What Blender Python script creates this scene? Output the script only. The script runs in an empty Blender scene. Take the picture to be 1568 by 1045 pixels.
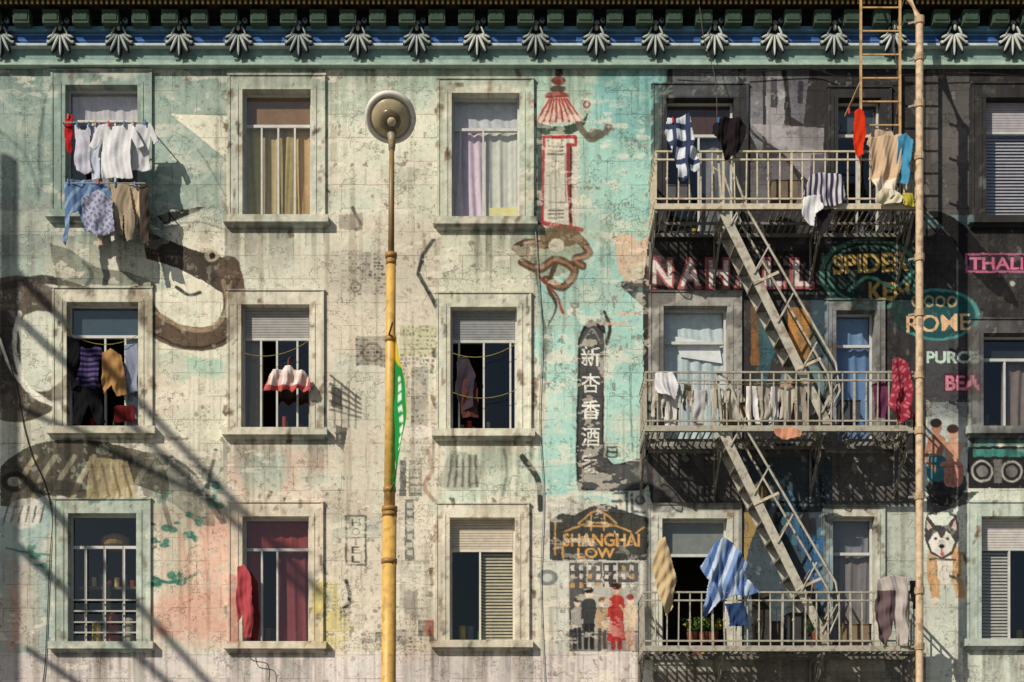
import bpy, math, random
import numpy as np
from mathutils import Vector, Matrix
random.seed(7); rng=np.random.RandomState(11)
scene=bpy.context.scene
D=22.0; HC=1.6
def W(px,py,d=0.0):
    s=(D-d)/D
    return ((px-784)/100*s, -d, HC+(1310-py)/100*s)
def lin(c):
    c=np.asarray(c,dtype=float)/255.0
    return np.where(c<=0.04045,c/12.92,((c+0.055)/1.055)**2.4)
def L4(c):
    l=lin(c); return (float(l[0]),float(l[1]),float(l[2]),1.0)

# ---------------- materials ----------------
def vmat(name,rough=0.8,metal=0.0,nscale=6,namt=0.25,bump=0.3,bscale=60,spec=0.3,rust=0.0,rcol=(92,58,36),trans=0.0):
    m=bpy.data.materials.new(name); m.use_nodes=True
    nt=m.node_tree; N=nt.nodes; Lk=nt.links
    b=N['Principled BSDF']; b.inputs['Roughness'].default_value=rough; b.inputs['Metallic'].default_value=metal
    b.inputs['Specular IOR Level'].default_value=spec
    a=N.new('ShaderNodeVertexColor'); a.layer_name='Col'
    tc=N.new('ShaderNodeTexCoord')
    n=N.new('ShaderNodeTexNoise'); n.inputs['Scale'].default_value=nscale; n.inputs['Detail'].default_value=8; n.inputs['Roughness'].default_value=0.65
    Lk.new(tc.outputs['Object'],n.inputs['Vector'])
    mr=N.new('ShaderNodeMapRange'); mr.inputs['From Min'].default_value=0.3; mr.inputs['From Max'].default_value=0.7
    mr.inputs['To Min'].default_value=1-namt; mr.inputs['To Max'].default_value=1+namt*0.5
    Lk.new(n.outputs['Fac'],mr.inputs['Value'])
    vm=N.new('ShaderNodeVectorMath'); vm.operation='SCALE'
    Lk.new(a.outputs['Color'],vm.inputs[0]); Lk.new(mr.outputs['Result'],vm.inputs['Scale'])
    out=vm.outputs['Vector']
    if rust>0:
        n3=N.new('ShaderNodeTexNoise'); n3.inputs['Scale'].default_value=9; n3.inputs['Detail'].default_value=6
        Lk.new(tc.outputs['Object'],n3.inputs['Vector'])
        r=N.new('ShaderNodeMapRange'); r.inputs['From Min'].default_value=0.54; r.inputs['From Max'].default_value=0.64; r.inputs['To Max'].default_value=rust
        Lk.new(n3.outputs['Fac'],r.inputs['Value'])
        mx=N.new('ShaderNodeMix'); mx.data_type='RGBA'; mx.inputs['B'].default_value=L4(rcol)
        Lk.new(r.outputs['Result'],mx.inputs['Factor']); Lk.new(out,mx.inputs['A']); out=mx.outputs['Result']
    Lk.new(out,b.inputs['Base Color'])
    if bump>0:
        n2=N.new('ShaderNodeTexNoise'); n2.inputs['Scale'].default_value=bscale; n2.inputs['Detail'].default_value=5
        Lk.new(tc.outputs['Object'],n2.inputs['Vector'])
        bp=N.new('ShaderNodeBump'); bp.inputs['Strength'].default_value=bump; bp.inputs['Distance'].default_value=0.01
        Lk.new(n2.outputs['Fac'],bp.inputs['Height']); Lk.new(bp.outputs['Normal'],b.inputs['Normal'])
    if trans>0:
        tl=N.new('ShaderNodeBsdfTranslucent'); Lk.new(out,tl.inputs['Color']); mxs=N.new('ShaderNodeMixShader'); mxs.inputs[0].default_value=trans
        Lk.new(b.outputs[0],mxs.inputs[1]); Lk.new(tl.outputs[0],mxs.inputs[2]); Lk.new(mxs.outputs[0],N['Material Output'].inputs[0])
    return m
M_trim=vmat('painted_stucco_trim',0.85,0,7,0.3,0.6,40)
M_metal=vmat('painted_iron',0.6,0,12,0.3,0.2,80,0.4,rust=0.5)
M_alu=vmat('window_metal',0.5,0,10,0.2,0.0)
M_cloth=vmat('cloth',0.95,0,25,0.12,0.15,300,0.1,trans=0.22)
M_curt=vmat('curtain_cloth',0.95,0,9,0.2,0.0)
M_in=vmat('interior_paint',0.9,0,3,0.3,0.0)
M_lamp=vmat('lamp_paint',0.5,0,7,0.25,0.1,60,0.5,rust=0.4,rcol=(120,84,44))

def wall_material():
    m=bpy.data.materials.new('mural_wall_paint'); m.use_nodes=True
    nt=m.node_tree; N=nt.nodes; Lk=nt.links
    b=N['Principled BSDF']; b.inputs['Roughness'].default_value=0.88; b.inputs['Specular IOR Level'].default_value=0.25
    a=N.new('ShaderNodeVertexColor'); a.layer_name='Col'
    tc=N.new('ShaderNodeTexCoord')
    sp=N.new('ShaderNodeSeparateXYZ'); Lk.new(tc.outputs['Object'],sp.inputs[0])
    cb=N.new('ShaderNodeCombineXYZ'); Lk.new(sp.outputs['X'],cb.inputs['X']); Lk.new(sp.outputs['Z'],cb.inputs['Y'])
    nw=N.new('ShaderNodeTexNoise'); nw.inputs['Scale'].default_value=4; nw.inputs['Detail'].default_value=3
    Lk.new(cb.outputs[0],nw.inputs['Vector'])
    ws=N.new('ShaderNodeVectorMath'); ws.operation='MULTIPLY_ADD'; ws.inputs[1].default_value=(0.03,0.03,0)
    Lk.new(nw.outputs['Color'],ws.inputs[0]); Lk.new(cb.outputs[0],ws.inputs[2])
    br=N.new('ShaderNodeTexBrick'); br.inputs['Scale'].default_value=1.0
    br.inputs['Brick Width'].default_value=0.74; br.inputs['Row Height'].default_value=0.36
    br.inputs['Mortar Size'].default_value=0.006; br.inputs['Mortar Smooth'].default_value=0.4
    br.inputs['Color1'].default_value=(1,1,1,1); br.inputs['Color2'].default_value=(0.91,0.92,0.92,1); br.inputs['Mortar'].default_value=(0.5,0.47,0.43,1)
    Lk.new(ws.outputs[0],br.inputs['Vector'])
    n=N.new('ShaderNodeTexNoise'); n.inputs['Scale'].default_value=14; n.inputs['Detail'].default_value=12; n.inputs['Roughness'].default_value=0.75
    Lk.new(cb.outputs[0],n.inputs['Vector'])
    mr=N.new('ShaderNodeMapRange'); mr.inputs['From Min'].default_value=0.33; mr.inputs['From Max'].default_value=0.66
    mr.inputs['To Min'].default_value=0.84; mr.inputs['To Max'].default_value=1.12
    Lk.new(n.outputs['Fac'],mr.inputs['Value'])
    nj=N.new('ShaderNodeTexNoise'); nj.inputs['Scale'].default_value=1.9; nj.inputs['Detail'].default_value=5
    Lk.new(cb.outputs[0],nj.inputs['Vector'])
    mj=N.new('ShaderNodeMapRange'); mj.inputs['From Min'].default_value=0.44; mj.inputs['From Max'].default_value=0.6; mj.inputs['To Min'].default_value=0.04; mj.inputs['To Max'].default_value=0.6
    Lk.new(nj.outputs['Fac'],mj.inputs['Value'])
    mx=N.new('ShaderNodeMix'); mx.data_type='RGBA'; mx.blend_type='MULTIPLY'
    Lk.new(mj.outputs['Result'],mx.inputs['Factor']); Lk.new(a.outputs['Color'],mx.inputs['A']); Lk.new(br.outputs['Color'],mx.inputs['B'])
    vm=N.new('ShaderNodeVectorMath'); vm.operation='SCALE'
    Lk.new(mx.outputs['Result'],vm.inputs[0]); Lk.new(mr.outputs['Result'],vm.inputs['Scale'])
    Lk.new(vm.outputs[0],b.inputs['Base Color'])
    jm=N.new('ShaderNodeMath'); jm.operation='MULTIPLY'; Lk.new(br.outputs['Fac'],jm.inputs[0]); Lk.new(mj.outputs['Result'],jm.inputs[1])
    mm=N.new('ShaderNodeMath'); mm.operation='MULTIPLY_ADD'; mm.inputs[1].default_value=-1.6
    Lk.new(jm.outputs[0],mm.inputs[0])
    m2=N.new('ShaderNodeMath'); m2.operation='MULTIPLY'; m2.inputs[1].default_value=0.8
    Lk.new(n.outputs['Fac'],m2.inputs[0]); Lk.new(m2.outputs[0],mm.inputs[2])
    ad=mm
    for (sc,th,h) in ((3.0,0.59,-1.3),(7.5,0.61,-0.9),(1.3,0.58,-1.2)):
        fl=N.new('ShaderNodeTexNoise'); fl.inputs['Scale'].default_value=sc; fl.inputs['Detail'].default_value=10; fl.inputs['Roughness'].default_value=0.62
        Lk.new(cb.outputs[0],fl.inputs['Vector'])
        fr=N.new('ShaderNodeMapRange'); fr.inputs['From Min'].default_value=th; fr.inputs['From Max'].default_value=th+.01
        fr.inputs['To Max'].default_value=h
        Lk.new(fl.outputs['Fac'],fr.inputs['Value'])
        a2=N.new('ShaderNodeMath'); a2.operation='ADD'; Lk.new(ad.outputs[0],a2.inputs[0]); Lk.new(fr.outputs['Result'],a2.inputs[1]); ad=a2
    bp=N.new('ShaderNodeBump'); bp.inputs['Strength'].default_value=0.8; bp.inputs['Distance'].default_value=0.011
    Lk.new(ad.outputs[0],bp.inputs['Height']); Lk.new(bp.outputs['Normal'],b.inputs['Normal'])
    return m
M_wall=wall_material()
def glass_material():
    m=bpy.data.materials.new('window_glass'); m.use_nodes=True
    nt=m.node_tree; N=nt.nodes; Lk=nt.links; N.remove(N['Principled BSDF'])
    o=N['Material Output']; t=N.new('ShaderNodeBsdfTransparent'); t.inputs[0].default_value=(0.88,0.9,0.9,1)
    g=N.new('ShaderNodeBsdfGlossy'); g.inputs['Roughness'].default_value=0.02; g.inputs['Color'].default_value=(0.9,0.95,1,1)
    f=N.new('ShaderNodeLayerWeight'); f.inputs['Blend'].default_value=0.35
    mr=N.new('ShaderNodeMapRange'); mr.inputs['To Min'].default_value=0.04; mr.inputs['To Max'].default_value=0.5
    Lk.new(f.outputs['Facing'],mr.inputs['Value'])
    tc=N.new('ShaderNodeTexCoord'); n=N.new('ShaderNodeTexNoise'); n.inputs['Scale'].default_value=2.5
    Lk.new(tc.outputs['Object'],n.inputs['Vector'])
    bp=N.new('ShaderNodeBump'); bp.inputs['Strength'].default_value=0.15; bp.inputs['Distance'].default_value=0.02
    Lk.new(n.outputs['Fac'],bp.inputs['Height']); Lk.new(bp.outputs['Normal'],g.inputs['Normal'])
    mx=N.new('ShaderNodeMixShader'); Lk.new(mr.outputs['Result'],mx.inputs[0]); Lk.new(t.outputs[0],mx.inputs[1]); Lk.new(g.outputs[0],mx.inputs[2])
    Lk.new(mx.outputs[0],o.inputs[0]); return m
M_glass=glass_material()

# ---------------- mesh builder ----------------
def empty(name):
    e=bpy.data.objects.new(name,None); scene.collection.objects.link(e); return e
class MB:
    def __init__(s): s.v=[]; s.f=[]; s.c=[]
    def add(s,vs,fs,col):
        o=len(s.v); s.v+=[tuple(p) for p in vs]; s.f+=[tuple(i+o for i in f) for f in fs]
        if callable(col): s.c+=[L4(col(p)) for p in vs]
        else:
            l=L4(col); s.c+=[l]*len(vs)
    def box(s,x0,x1,y0,y1,z0,z1,col):
        vs=[(x0,y0,z0),(x1,y0,z0),(x1,y1,z0),(x0,y1,z0),(x0,y0,z1),(x1,y0,z1),(x1,y1,z1),(x0,y1,z1)]
        s.add(vs,[(0,3,2,1),(4,5,6,7),(0,1,5,4),(1,2,6,5),(2,3,7,6),(3,0,4,7)],col)
    def beam(s,p,q,w,h,col,up=(0,0,1)):
        p=Vector(p);q=Vector(q);d=(q-p).normalized();u=Vector(up)
        if abs(d.dot(u))>0.98: u=Vector((0,1,0))
        a=d.cross(u).normalized();b=a.cross(d).normalized()
        vs=[]
        for r in (p,q):
            for (i,j) in ((-1,-1),(1,-1),(1,1),(-1,1)): vs.append(r+a*i*w/2+b*j*h/2)
        s.add(vs,[(0,1,2,3),(7,6,5,4),(0,4,5,1),(1,5,6,2),(2,6,7,3),(3,7,4,0)],col)
    def tube(s,pts,r,col,n=8):
        pts=[Vector(p) for p in pts]; rs=r if isinstance(r,(list,tuple)) else [r]*len(pts)
        vs=[];fs=[]
        for k,p in enumerate(pts):
            d=(pts[min(k+1,len(pts)-1)]-pts[max(k-1,0)]).normalized()
            u=Vector((0,0,1)) if abs(d.z)<0.95 else Vector((0,1,0))
            a=d.cross(u).normalized();b=a.cross(d).normalized()
            for i in range(n):
                t=2*math.pi*i/n; vs.append(p+a*math.cos(t)*rs[k]+b*math.sin(t)*rs[k])
        for k in range(len(pts)-1):
            for i in range(n):
                j=(i+1)%n; fs.append((k*n+i,k*n+j,(k+1)*n+j,(k+1)*n+i))
        fs.append(tuple(range(n))[::-1]); fs.append(tuple((len(pts)-1)*n+i for i in range(n)))
        s.add(vs,fs,col)
    def ellip(s,c,rx,ry,rz,col,nu=12,nv=8,rot=None,v0=0,v1=math.pi):
        vs=[];fs=[]
        for j in range(nv+1):
            ph=v0+(v1-v0)*j/nv
            for i in range(nu):
                t=2*math.pi*i/nu
                q=Vector((rx*math.sin(ph)*math.cos(t),ry*math.sin(ph)*math.sin(t),rz*math.cos(ph)))
                if rot is not None: q=rot@q
                vs.append(Vector(c)+q)
        for j in range(nv):
            for i in range(nu):
                k=(i+1)%nu; fs.append((j*nu+i,(j+1)*nu+i,(j+1)*nu+k,j*nu+k))
        s.add(vs,fs,col)
    def obj(s,name,mat,parent=None,smooth=False,bevel=0):
        me=bpy.data.meshes.new(name); me.from_pydata(s.v,[],s.f); me.update()
        ca=me.color_attributes.new(name='Col',type='FLOAT_COLOR',domain='POINT')
        ca.data.foreach_set('color',np.array(s.c,dtype=np.float32).ravel())
        if smooth: me.polygons.foreach_set('use_smooth',[True]*len(me.polygons))
        me.materials.append(mat)
        o=bpy.data.objects.new(name,me); scene.collection.objects.link(o)
        if parent: o.parent=parent
        if bevel:
            b=o.modifiers.new('bevel','BEVEL'); b.width=bevel; b.segments=2; b.limit_method='ANGLE'
        return o

# ---------------- mural raster on wall vertices ----------------
ST=1.2
xs=np.arange(-60,1628.1,ST); ys=np.arange(60,1060.1,ST)
Wn=len(xs);Hn=len(ys)
PX,PY=np.meshgrid(xs,ys)
def vnoise(sx,sy,seed):
    r=np.random.RandomState(seed)
    gx=(PX[0]+60)/sx; gy=(PY[:,0]-60)/sy
    g=r.rand(int(gy.max())+3,int(gx.max())+3)
    ix=gx.astype(int);fx=gx-ix;fx=fx*fx*(3-2*fx)
    iy=gy.astype(int);fy=gy-iy;fy=fy*fy*(3-2*fy)
    fy=fy[:,None];fx=fx[None,:]
    a=g[np.ix_(iy,ix)];b=g[np.ix_(iy,ix+1)];c=g[np.ix_(iy+1,ix)];d=g[np.ix_(iy+1,ix+1)]
    return (a*(1-fx)+b*fx)*(1-fy)+(c*(1-fx)+d*fx)*fy
def fbm(sx,sy,seed,o=5):
    t=0;w=0
    for k in range(o):
        t=t+vnoise(max(sx/2**k,1.5),max(sy/2**k,1.5),seed+k*13)*0.55**k; w+=0.55**k
    return t/w
NX=fbm(60,60,1)-0.5;NY=fbm(60,60,50)-0.5
WX=fbm(9,9,3)-0.5;WY=fbm(9,9,77)-0.5
WEAR=fbm(36,36,200,6); WEAR=np.clip((WEAR-0.55)/0.06,0,1)
FINE=fbm(8,8,300,3); FINE=np.clip((FINE-0.6)/0.12,0,1)
C=np.zeros((Hn,Wn,3)); C[:]=(208,205,190)
def _bb(x0,y0,x1,y1,m):
    i0=max(0,int((x0-m+60)/ST)); i1=min(Wn,int((x1+m+60)/ST)+2)
    j0=max(0,int((y0-m-60)/ST)); j1=min(Hn,int((y1+m-60)/ST)+2)
    return slice(j0,max(j0,j1)),slice(i0,max(i0,i1))
def _coords(sl,warp,fine):
    return PX[sl]+NX[sl]*warp*2+WX[sl]*fine, PY[sl]+NY[sl]*warp*2+WY[sl]*fine
def _apply(sl,m,col,a,wear):
    m=m*a*(1-wear*WEAR[sl])*(1-wear*0.6*FINE[sl])
    C[sl]=C[sl]*(1-m[...,None])+np.array(col,float)*m[...,None]
def pmask(X,Y,pts):
    m=np.zeros(X.shape,bool); n=len(pts)
    for i in range(n):
        x0,y0=pts[i];x1,y1=pts[(i+1)%n]
        if y0==y1: continue
        c=((y0>Y)!=(y1>Y)); m^=c&(X<(x1-x0)*(Y-y0)/(y1-y0)+x0)
    return m.astype(float)
def poly(pts,col,a=1,wear=0.25,warp=0,fine=3):
    xa=[p[0] for p in pts];ya=[p[1] for p in pts]
    sl=_bb(min(xa),min(ya),max(xa),max(ya),warp*1.2+4); X,Y=_coords(sl,warp,fine)
    if X.size==0: return
    _apply(sl,pmask(X,Y,pts),col,a,wear)
def rect(x0,y0,x1,y1,col,a=1,wear=0.2,warp=0,fine=3): poly([(x0,y0),(x1,y0),(x1,y1),(x0,y1)],col,a,wear,warp,fine)
def wash(x0,y0,x1,y1,col,a=0.9,soft=18):
    sl=_bb(x0,y0,x1,y1,soft*3)
    if PX[sl].size==0: return
    X,Y=_coords(sl,25,6)
    dx=np.maximum(x0-X,X-x1);dy=np.maximum(y0-Y,Y-y1); dd=np.maximum(dx,dy)
    m=np.clip(0.5-dd/soft,0,1); _apply(sl,m,col,a,0.15)
def ell(cx,cy,rx,ry,col,a=1,wear=0.2,fine=3,ring=0):
    sl=_bb(cx-rx,cy-ry,cx+rx,cy+ry,6); X,Y=_coords(sl,0,fine)
    if X.size==0: return
    r=np.sqrt(((X-cx)/rx)**2+((Y-cy)/ry)**2); mr=min(rx,ry)
    m=np.clip((1-r)*mr/1.5+0.5,0,1)
    if ring: m=m*np.clip((r-1+ring/mr)*mr/1.5+0.5,0,1)
    _apply(sl,m,col,a,wear)
def line(pts,w,col,a=1,wear=0.2,fine=3,taper=False):
    xa=[p[0] for p in pts];ya=[p[1] for p in pts]
    sl=_bb(min(xa),min(ya),max(xa),max(ya),w+5); X,Y=_coords(sl,0,fine)
    if X.size==0: return
    best=np.full(X.shape,-1e9); n=len(pts)-1
    for i in range(n):
        x0,y0=pts[i];x1,y1=pts[i+1];dx=x1-x0;dy=y1-y0;l=dx*dx+dy*dy+1e-9
        t=np.clip(((X-x0)*dx+(Y-y0)*dy)/l,0,1)
        ww=w/2*(1 if not taper else (1-(i+t)/n*0.85))
        best=np.maximum(best,ww-np.hypot(X-x0-t*dx,Y-y0-t*dy))
    _apply(sl,np.clip(best/1.5+0.5,0,1),col,a,wear)
def curve(pts,n=8):
    out=[];P=[pts[0]]+list(pts)+[pts[-1]]
    for i in range(1,len(P)-2):
        for k in range(n):
            t=k/n; o=[]
            for c in (0,1):
                p0,p1,p2,p3=P[i-1][c],P[i][c],P[i+1][c],P[i+2][c]
                o.append(0.5*(2*p1+(p2-p0)*t+(2*p0-5*p1+4*p2-p3)*t*t+(3*p1-p0-3*p2+p3)*t**3))
            out.append(tuple(o))
    out.append(tuple(pts[-1])); return out
def text(s,x0,y0,x1,y1,col,a=1,wear=0.15,rot=0,bold=0.0,fine=1):
    cu=bpy.data.curves.new('t','FONT'); cu.body=s; cu.offset=bold
    ob=bpy.data.objects.new('t',cu); scene.collection.objects.link(ob)
    bpy.context.view_layer.update()
    me=ob.to_mesh(); me.calc_loop_triangles()
    V=np.array([v.co[:] for v in me.vertices]); T=[t.vertices[:] for t in me.loop_triangles]
    ob.to_mesh_clear(); bpy.data.objects.remove(ob); bpy.data.curves.remove(cu)
    if len(V)==0: return
    mn=V.min(0);mx=V.max(0)
    X=(V[:,0]-mn[0])/(mx[0]-mn[0]+1e-9)*(x1-x0)+x0; Y=y1-(V[:,1]-mn[1])/(mx[1]-mn[1]+1e-9)*(y1-y0)
    if rot:
        cx=(x0+x1)/2;cy=(y0+y1)/2;c_,s_=math.cos(rot),math.sin(rot)
        X,Y=cx+(X-cx)*c_-(Y-cy)*s_, cy+(X-cx)*s_+(Y-cy)*c_
    sl=_bb(X.min(),Y.min(),X.max(),Y.max(),3); GX,GY_=_coords(sl,0,fine)
    if GX.size==0: return
    m=np.zeros(GX.shape)
    for (a_,b_,c_) in T:
        m=np.maximum(m,pmask(GX,GY_,[(X[a_],Y[a_]),(X[b_],Y[b_]),(X[c_],Y[c_])]))
    _apply(sl,m,col,a,wear)
def news(x0,y0,x1,y1,col=(90,88,84),a=0.55,row=5.5,seed=0):
    r=random.Random(seed); a=min(1,a*1.25)
    # collage of print panels: columns of glyph-like strokes and grey picture blocks
    x=x0
    while x<x1-4:
        cw=r.choice([14,18,26]); y=y0+r.uniform(-3,3)
        if r.random()<0.35:
            h=r.uniform(.4,1)*(y1-y0); g_=r.randint(110,165); rect(x,y,min(x+cw,x1),y+h,(g_,g_-3,g_-10),a*.7,0.4,0,3)
        while y<y1:
            q=x
            while q<min(x+cw,x1)-2:
                l=r.uniform(2,6)
                if r.random()<0.72: rect(q,y,q+l,y+row*r.uniform(0.35,0.8),col,a*r.uniform(0.35,1),0.6,0,3)
                q+=l+r.uniform(1,2.5)
            y+=row*r.choice([1,1,1,1.6])
        x+=cw+r.uniform(2,6)
# --- base washes
rect(-60,60,1630,135,(162,178,164),0.9,0.1,6)
wash(-60,100,250,440,(126,152,148)); wash(235,100,350,335,(138,162,154)); wash(480,100,680,180,(156,176,160),0.8)
wash(345,340,520,440,(200,200,184),0.8)
poly([(262,176),(346,178),(350,246),(318,220)],(224,222,202),0.97,0.05,2)  # bright patch of sunlight painted into the wall colour
wash(-60,300,80,440,(142,152,146),0.8); wash(75,375,240,440,(184,184,168),0.8)
wash(250,440,350,680,(219,219,200),0.95); wash(250,555,350,588,(166,200,184),0.85,6)
wash(250,345,345,430,(210,208,190),0.8)
wash(510,180,675,340,(208,211,193),0.9); wash(500,340,680,1000,(206,198,181),0.95)
wash(515,555,590,640,(194,200,184),0.6)
wash(675,355,830,455,(210,215,194),0.9,8); wash(675,690,830,765,(184,204,186),0.85,12)
wash(805,110,1015,370,(158,190,176),0.9,10); wash(908,108,1015,330,(124,186,186),0.88,8)
wash(828,370,1000,765,(154,202,194),0.97,8); wash(860,215,990,360,(166,206,194),0.7,8)
wash(835,770,1000,1000,(192,194,188),0.85,8)
wash(-60,640,70,760,(186,190,176),0.7); wash(-60,770,80,1010,(150,180,180),0.9); wash(0,860,60,990,(204,164,142),0.5,25)
wash(235,690,352,780,(188,188,172),0.7); wash(238,780,352,985,(208,164,146),0.95,16); wash(240,770,300,900,(152,182,164),0.5,25)
wash(355,690,505,765,(212,184,166),0.8,14); wash(380,700,430,760,(168,198,188),0.6,18)
wash(470,880,520,990,(200,186,100),0.6,12)
rect(-60,1000,990,1061,(206,198,198),0.95,0.15,3)
for i in range(110):
    x=random.uniform(0,1000);y=random.uniform(120,1000);r=random.uniform(8,40)
    wash(x-r,y-r*0.5,x+r,y+r*0.5,random.choice([(220,214,198),(168,196,182),(212,188,168),(186,182,168),(196,208,194),(200,198,188),(170,166,154)]),random.uniform(0.15,0.45),random.uniform(3,18))
for i in range(110):
    cx0=random.randint(0,13)*74-10; r0=random.randint(3,26)*36
    rect(cx0,r0,cx0+74,r0+35,random.choice([(222,220,206),(170,192,180),(198,190,174),(206,210,194),(190,202,190),(178,176,162)]),random.uniform(.12,.38),0.3,0,2)
# --- left column figures
ell(24,535,100,112,(78,70,62),0.95,0.1); ell(62,538,48,62,(200,206,192),0.97,0.05); ell(0,540,32,66,(54,50,46),0.85)
line(curve([(30,480),(22,530),(40,590),(90,625)]),7,(228,230,218)); line(curve([(2,440),(70,428),(140,450)]),13,(58,54,50))
line(curve([(0,520),(20,570),(60,612),(100,618)]),5,(222,222,210))
line(curve([(104,500),(112,560),(100,610)]),5,(120,112,100),0.8)
poly(curve([(75,372),(110,385),(150,410),(200,418),(240,440),(150,436),(90,440)]),(92,96,86),0.7)
poly(curve([(216,352),(262,370),(300,384),(342,396),(364,428),(346,450),(310,430),(268,410),(224,396)]),(60,52,46),0.97,0.05)
ell(324,392,11,9,(170,160,138),0.95); ell(325,392,5,5,(20,20,20),1)
line(curve([(350,410),(360,470),(338,512),(285,518),(236,496),(212,456)]),36,(88,72,58),0.97,0.06)
line(curve([(342,430),(348,470),(326,502),(285,504),(246,484)]),7,(160,140,112),0.85)
line(curve([(358,440),(364,475),(345,520),(285,532),(228,508)]),3,(44,38,34),0.9)
poly(curve([(240,332),(270,322),(312,318),(280,333),(252,344)]),(30,32,32),0.98,0.05)
poly(curve([(150,300),(230,300),(236,372),(180,366)]),(84,90,86),0.4)
for k in range(5): line([(100+k*28,330),(120+k*30,356)],7,(196,200,186),0.6)
line(curve([(270,440),(290,452),(306,448)]),5,(60,60,58)); line(curve([(128,402),(140,420),(132,440)]),6,(80,96,90))
ell(290,270,8,8,(190,196,186),0.8); ell(292,270,5,5,(110,136,130),0.8)
line(curve([(70,150),(60,220),(64,290)]),5,(104,128,124)); line(curve([(0,200),(40,240),(60,300)]),6,(108,134,130),0.7); line(curve([(0,150),(30,170),(70,160)]),4,(168,186,178),0.6)
line(curve([(245,270),(300,280),(345,240)]),6,(172,188,178),0.7); line(curve([(262,200),(300,225),(345,300)]),3,(112,130,124),0.6); line(curve([(250,350),(300,340),(345,352)]),3,(130,136,124),0.7)
poly(curve([(0,715),(40,686),(110,672),(190,684),(246,706),(256,756),(200,744),(150,770),(80,758),(30,778),(0,774)]),(68,64,54),0.93,0.1)
for k in range(7):
    x=20+k*30; line(curve([(x,770),(x+12,735),(x+34,700)]),8,random.choice([(190,180,150),(150,146,126),(44,44,40)]),0.85)
poly([(137,700),(196,706),(210,764),(132,764)],(186,170,128),0.8)
for k in range(4): line([(140+k*16,712),(150+k*17,760)],4,(110,98,76),0.8)
ell(22,738,20,16,(46,42,38),0.95); ell(22,738,10,8,(190,186,170),0.9)
ell(88,748,42,12,(56,54,48),0.8); poly(curve([(0,790),(30,764),(66,770),(60,800),(30,812)]),(216,212,206),0.85)
for k in range(6): line([(6+k*11,800),(12+k*11,776)],2.5,(60,58,56),0.8)
poly(curve([(200,690),(262,700),(300,740),(330,800),(300,800),(262,770),(220,760)]),(96,98,88),0.6)
line(curve([(262,700),(300,730),(345,800)]),5,(60,62,58),0.7)
for p in [(262,806),(290,820),(245,830),(300,795),(330,770),(320,742),(240,890),(270,885),(50,845),(60,860),(250,760),(330,750)]:
    for q in range(4):
        ell(p[0]+random.uniform(-10,10),p[1]+random.uniform(-8,8),random.uniform(3,9),random.uniform(2,6),(52,112,96),0.85,0.3)
line(curve([(236,885),(262,892),(300,880)]),5,(50,110,96)); line(curve([(10,840),(40,846),(75,850)]),3,(70,124,114))
line(curve([(20,900),(26,950),(18,990)]),14,(214,166,140),0.6); line(curve([(330,690),(318,760),(340,800)]),6,(80,80,72),0.7)
line(curve([(255,705),(250,760),(262,810)]),7,(80,82,74),0.6)
for k in range(16): line([(275+k*4.5,830+random.uniform(-20,20)),(282+k*4.5,900+random.uniform(-20,40))],5,random.choice([(228,196,176),(190,138,118),(214,176,156)]),0.5)
# --- newspaper column
rect(505,385,592,450,(176,172,158),0.5,0.2)
news(505,385,592,432,(74,72,68),0.75,5,1); news(540,432,592,450,(90,88,82),0.7,5,2); ell(545,440,9,9,(110,108,98),0.8,ring=3)
rect(545,515,592,560,(136,130,116),0.65,0.3); news(545,518,592,560,(64,60,56),0.7,6,3)
ell(570,540,16,16,(96,90,80),0.6,ring=4)
news(612,560,668,680,(86,88,84),0.6,6,4); rect(612,500,668,545,(176,178,136),0.6,0.3); news(612,500,668,560,(80,88,82),0.6,6,5)
news(525,965,650,998,(84,82,78),0.75,5,6); news(520,930,560,960,(100,98,92),0.45,6,16)
line([(530,790),(560,790),(560,865),(530,865),(530,790)],3,(84,86,80),0.9)
for k,ch in enumerate('HOTEL'): text(ch,538,795+k*14,552,806+k*14,(74,76,70),0.95,bold=0.02)
rect(620,765,634,858,(96,102,98),0.85); rect(612,705,622,760,(80,82,80),0.8); rect(626,705,646,760,(110,114,108),0.8)
for k in range(7): rect(623,770+k*12,632,778+k*12,(200,200,186),0.8)
for k in range(4): rect(628,709+k*12,644,718+k*12,(196,192,176),0.8)
news(612,690,662,765,(76,74,70),0.5,7,8); news(612,860,665,1000,(120,116,108),0.4,7,9); news(640,780,664,860,(120,116,108),0.4,6,19)
for k in range(5): line([(506,575+k*13),(552,612+k*7)],3.5,(76,72,68),0.75)
for k in range(4): line([(512+k*11,580+k*8),(512+k*11,655)],3,(86,82,76),0.7)
poly([(508,590),(524,600),(524,630),(508,622)],(50,48,48),0.8); poly([(514,652),(532,656),(526,690),(514,680)],(50,50,48),0.8)
poly([(568,700),(592,740),(592,800),(574,780)],(206,210,186),0.7); line(curve([(530,890),(536,915),(529,930)]),6,(52,50,44))
poly(curve([(600,700),(640,668),(665,690),(650,760),(618,690)]),(186,176,162),0.5)
line([(640,420),(648,390),(664,368)],6,(60,62,58)); line([(640,420),(656,446),(668,470)],6,(66,68,62)); line(curve([(540,318),(552,345),(545,352)]),5,(90,84,78))
poly([(518,330),(556,326),(556,352),(520,352)],(118,112,102),0.7); poly(curve([(610,650),(650,652),(668,664),(640,672),(612,668)]),(214,208,198),0.9)
rect(618,905,640,950,(120,112,106),0.5); rect(650,950,664,975,(150,60,52),0.75); rect(640,950,650,975,(70,66,60),0.6)
poly(curve([(690,690),(730,700),(734,740),(700,752),(668,742)]),(150,148,136),0.65)
for k in range(5): line([(692+k*9,698),(686+k*11,745)],4,(74,74,68),0.65)
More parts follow.
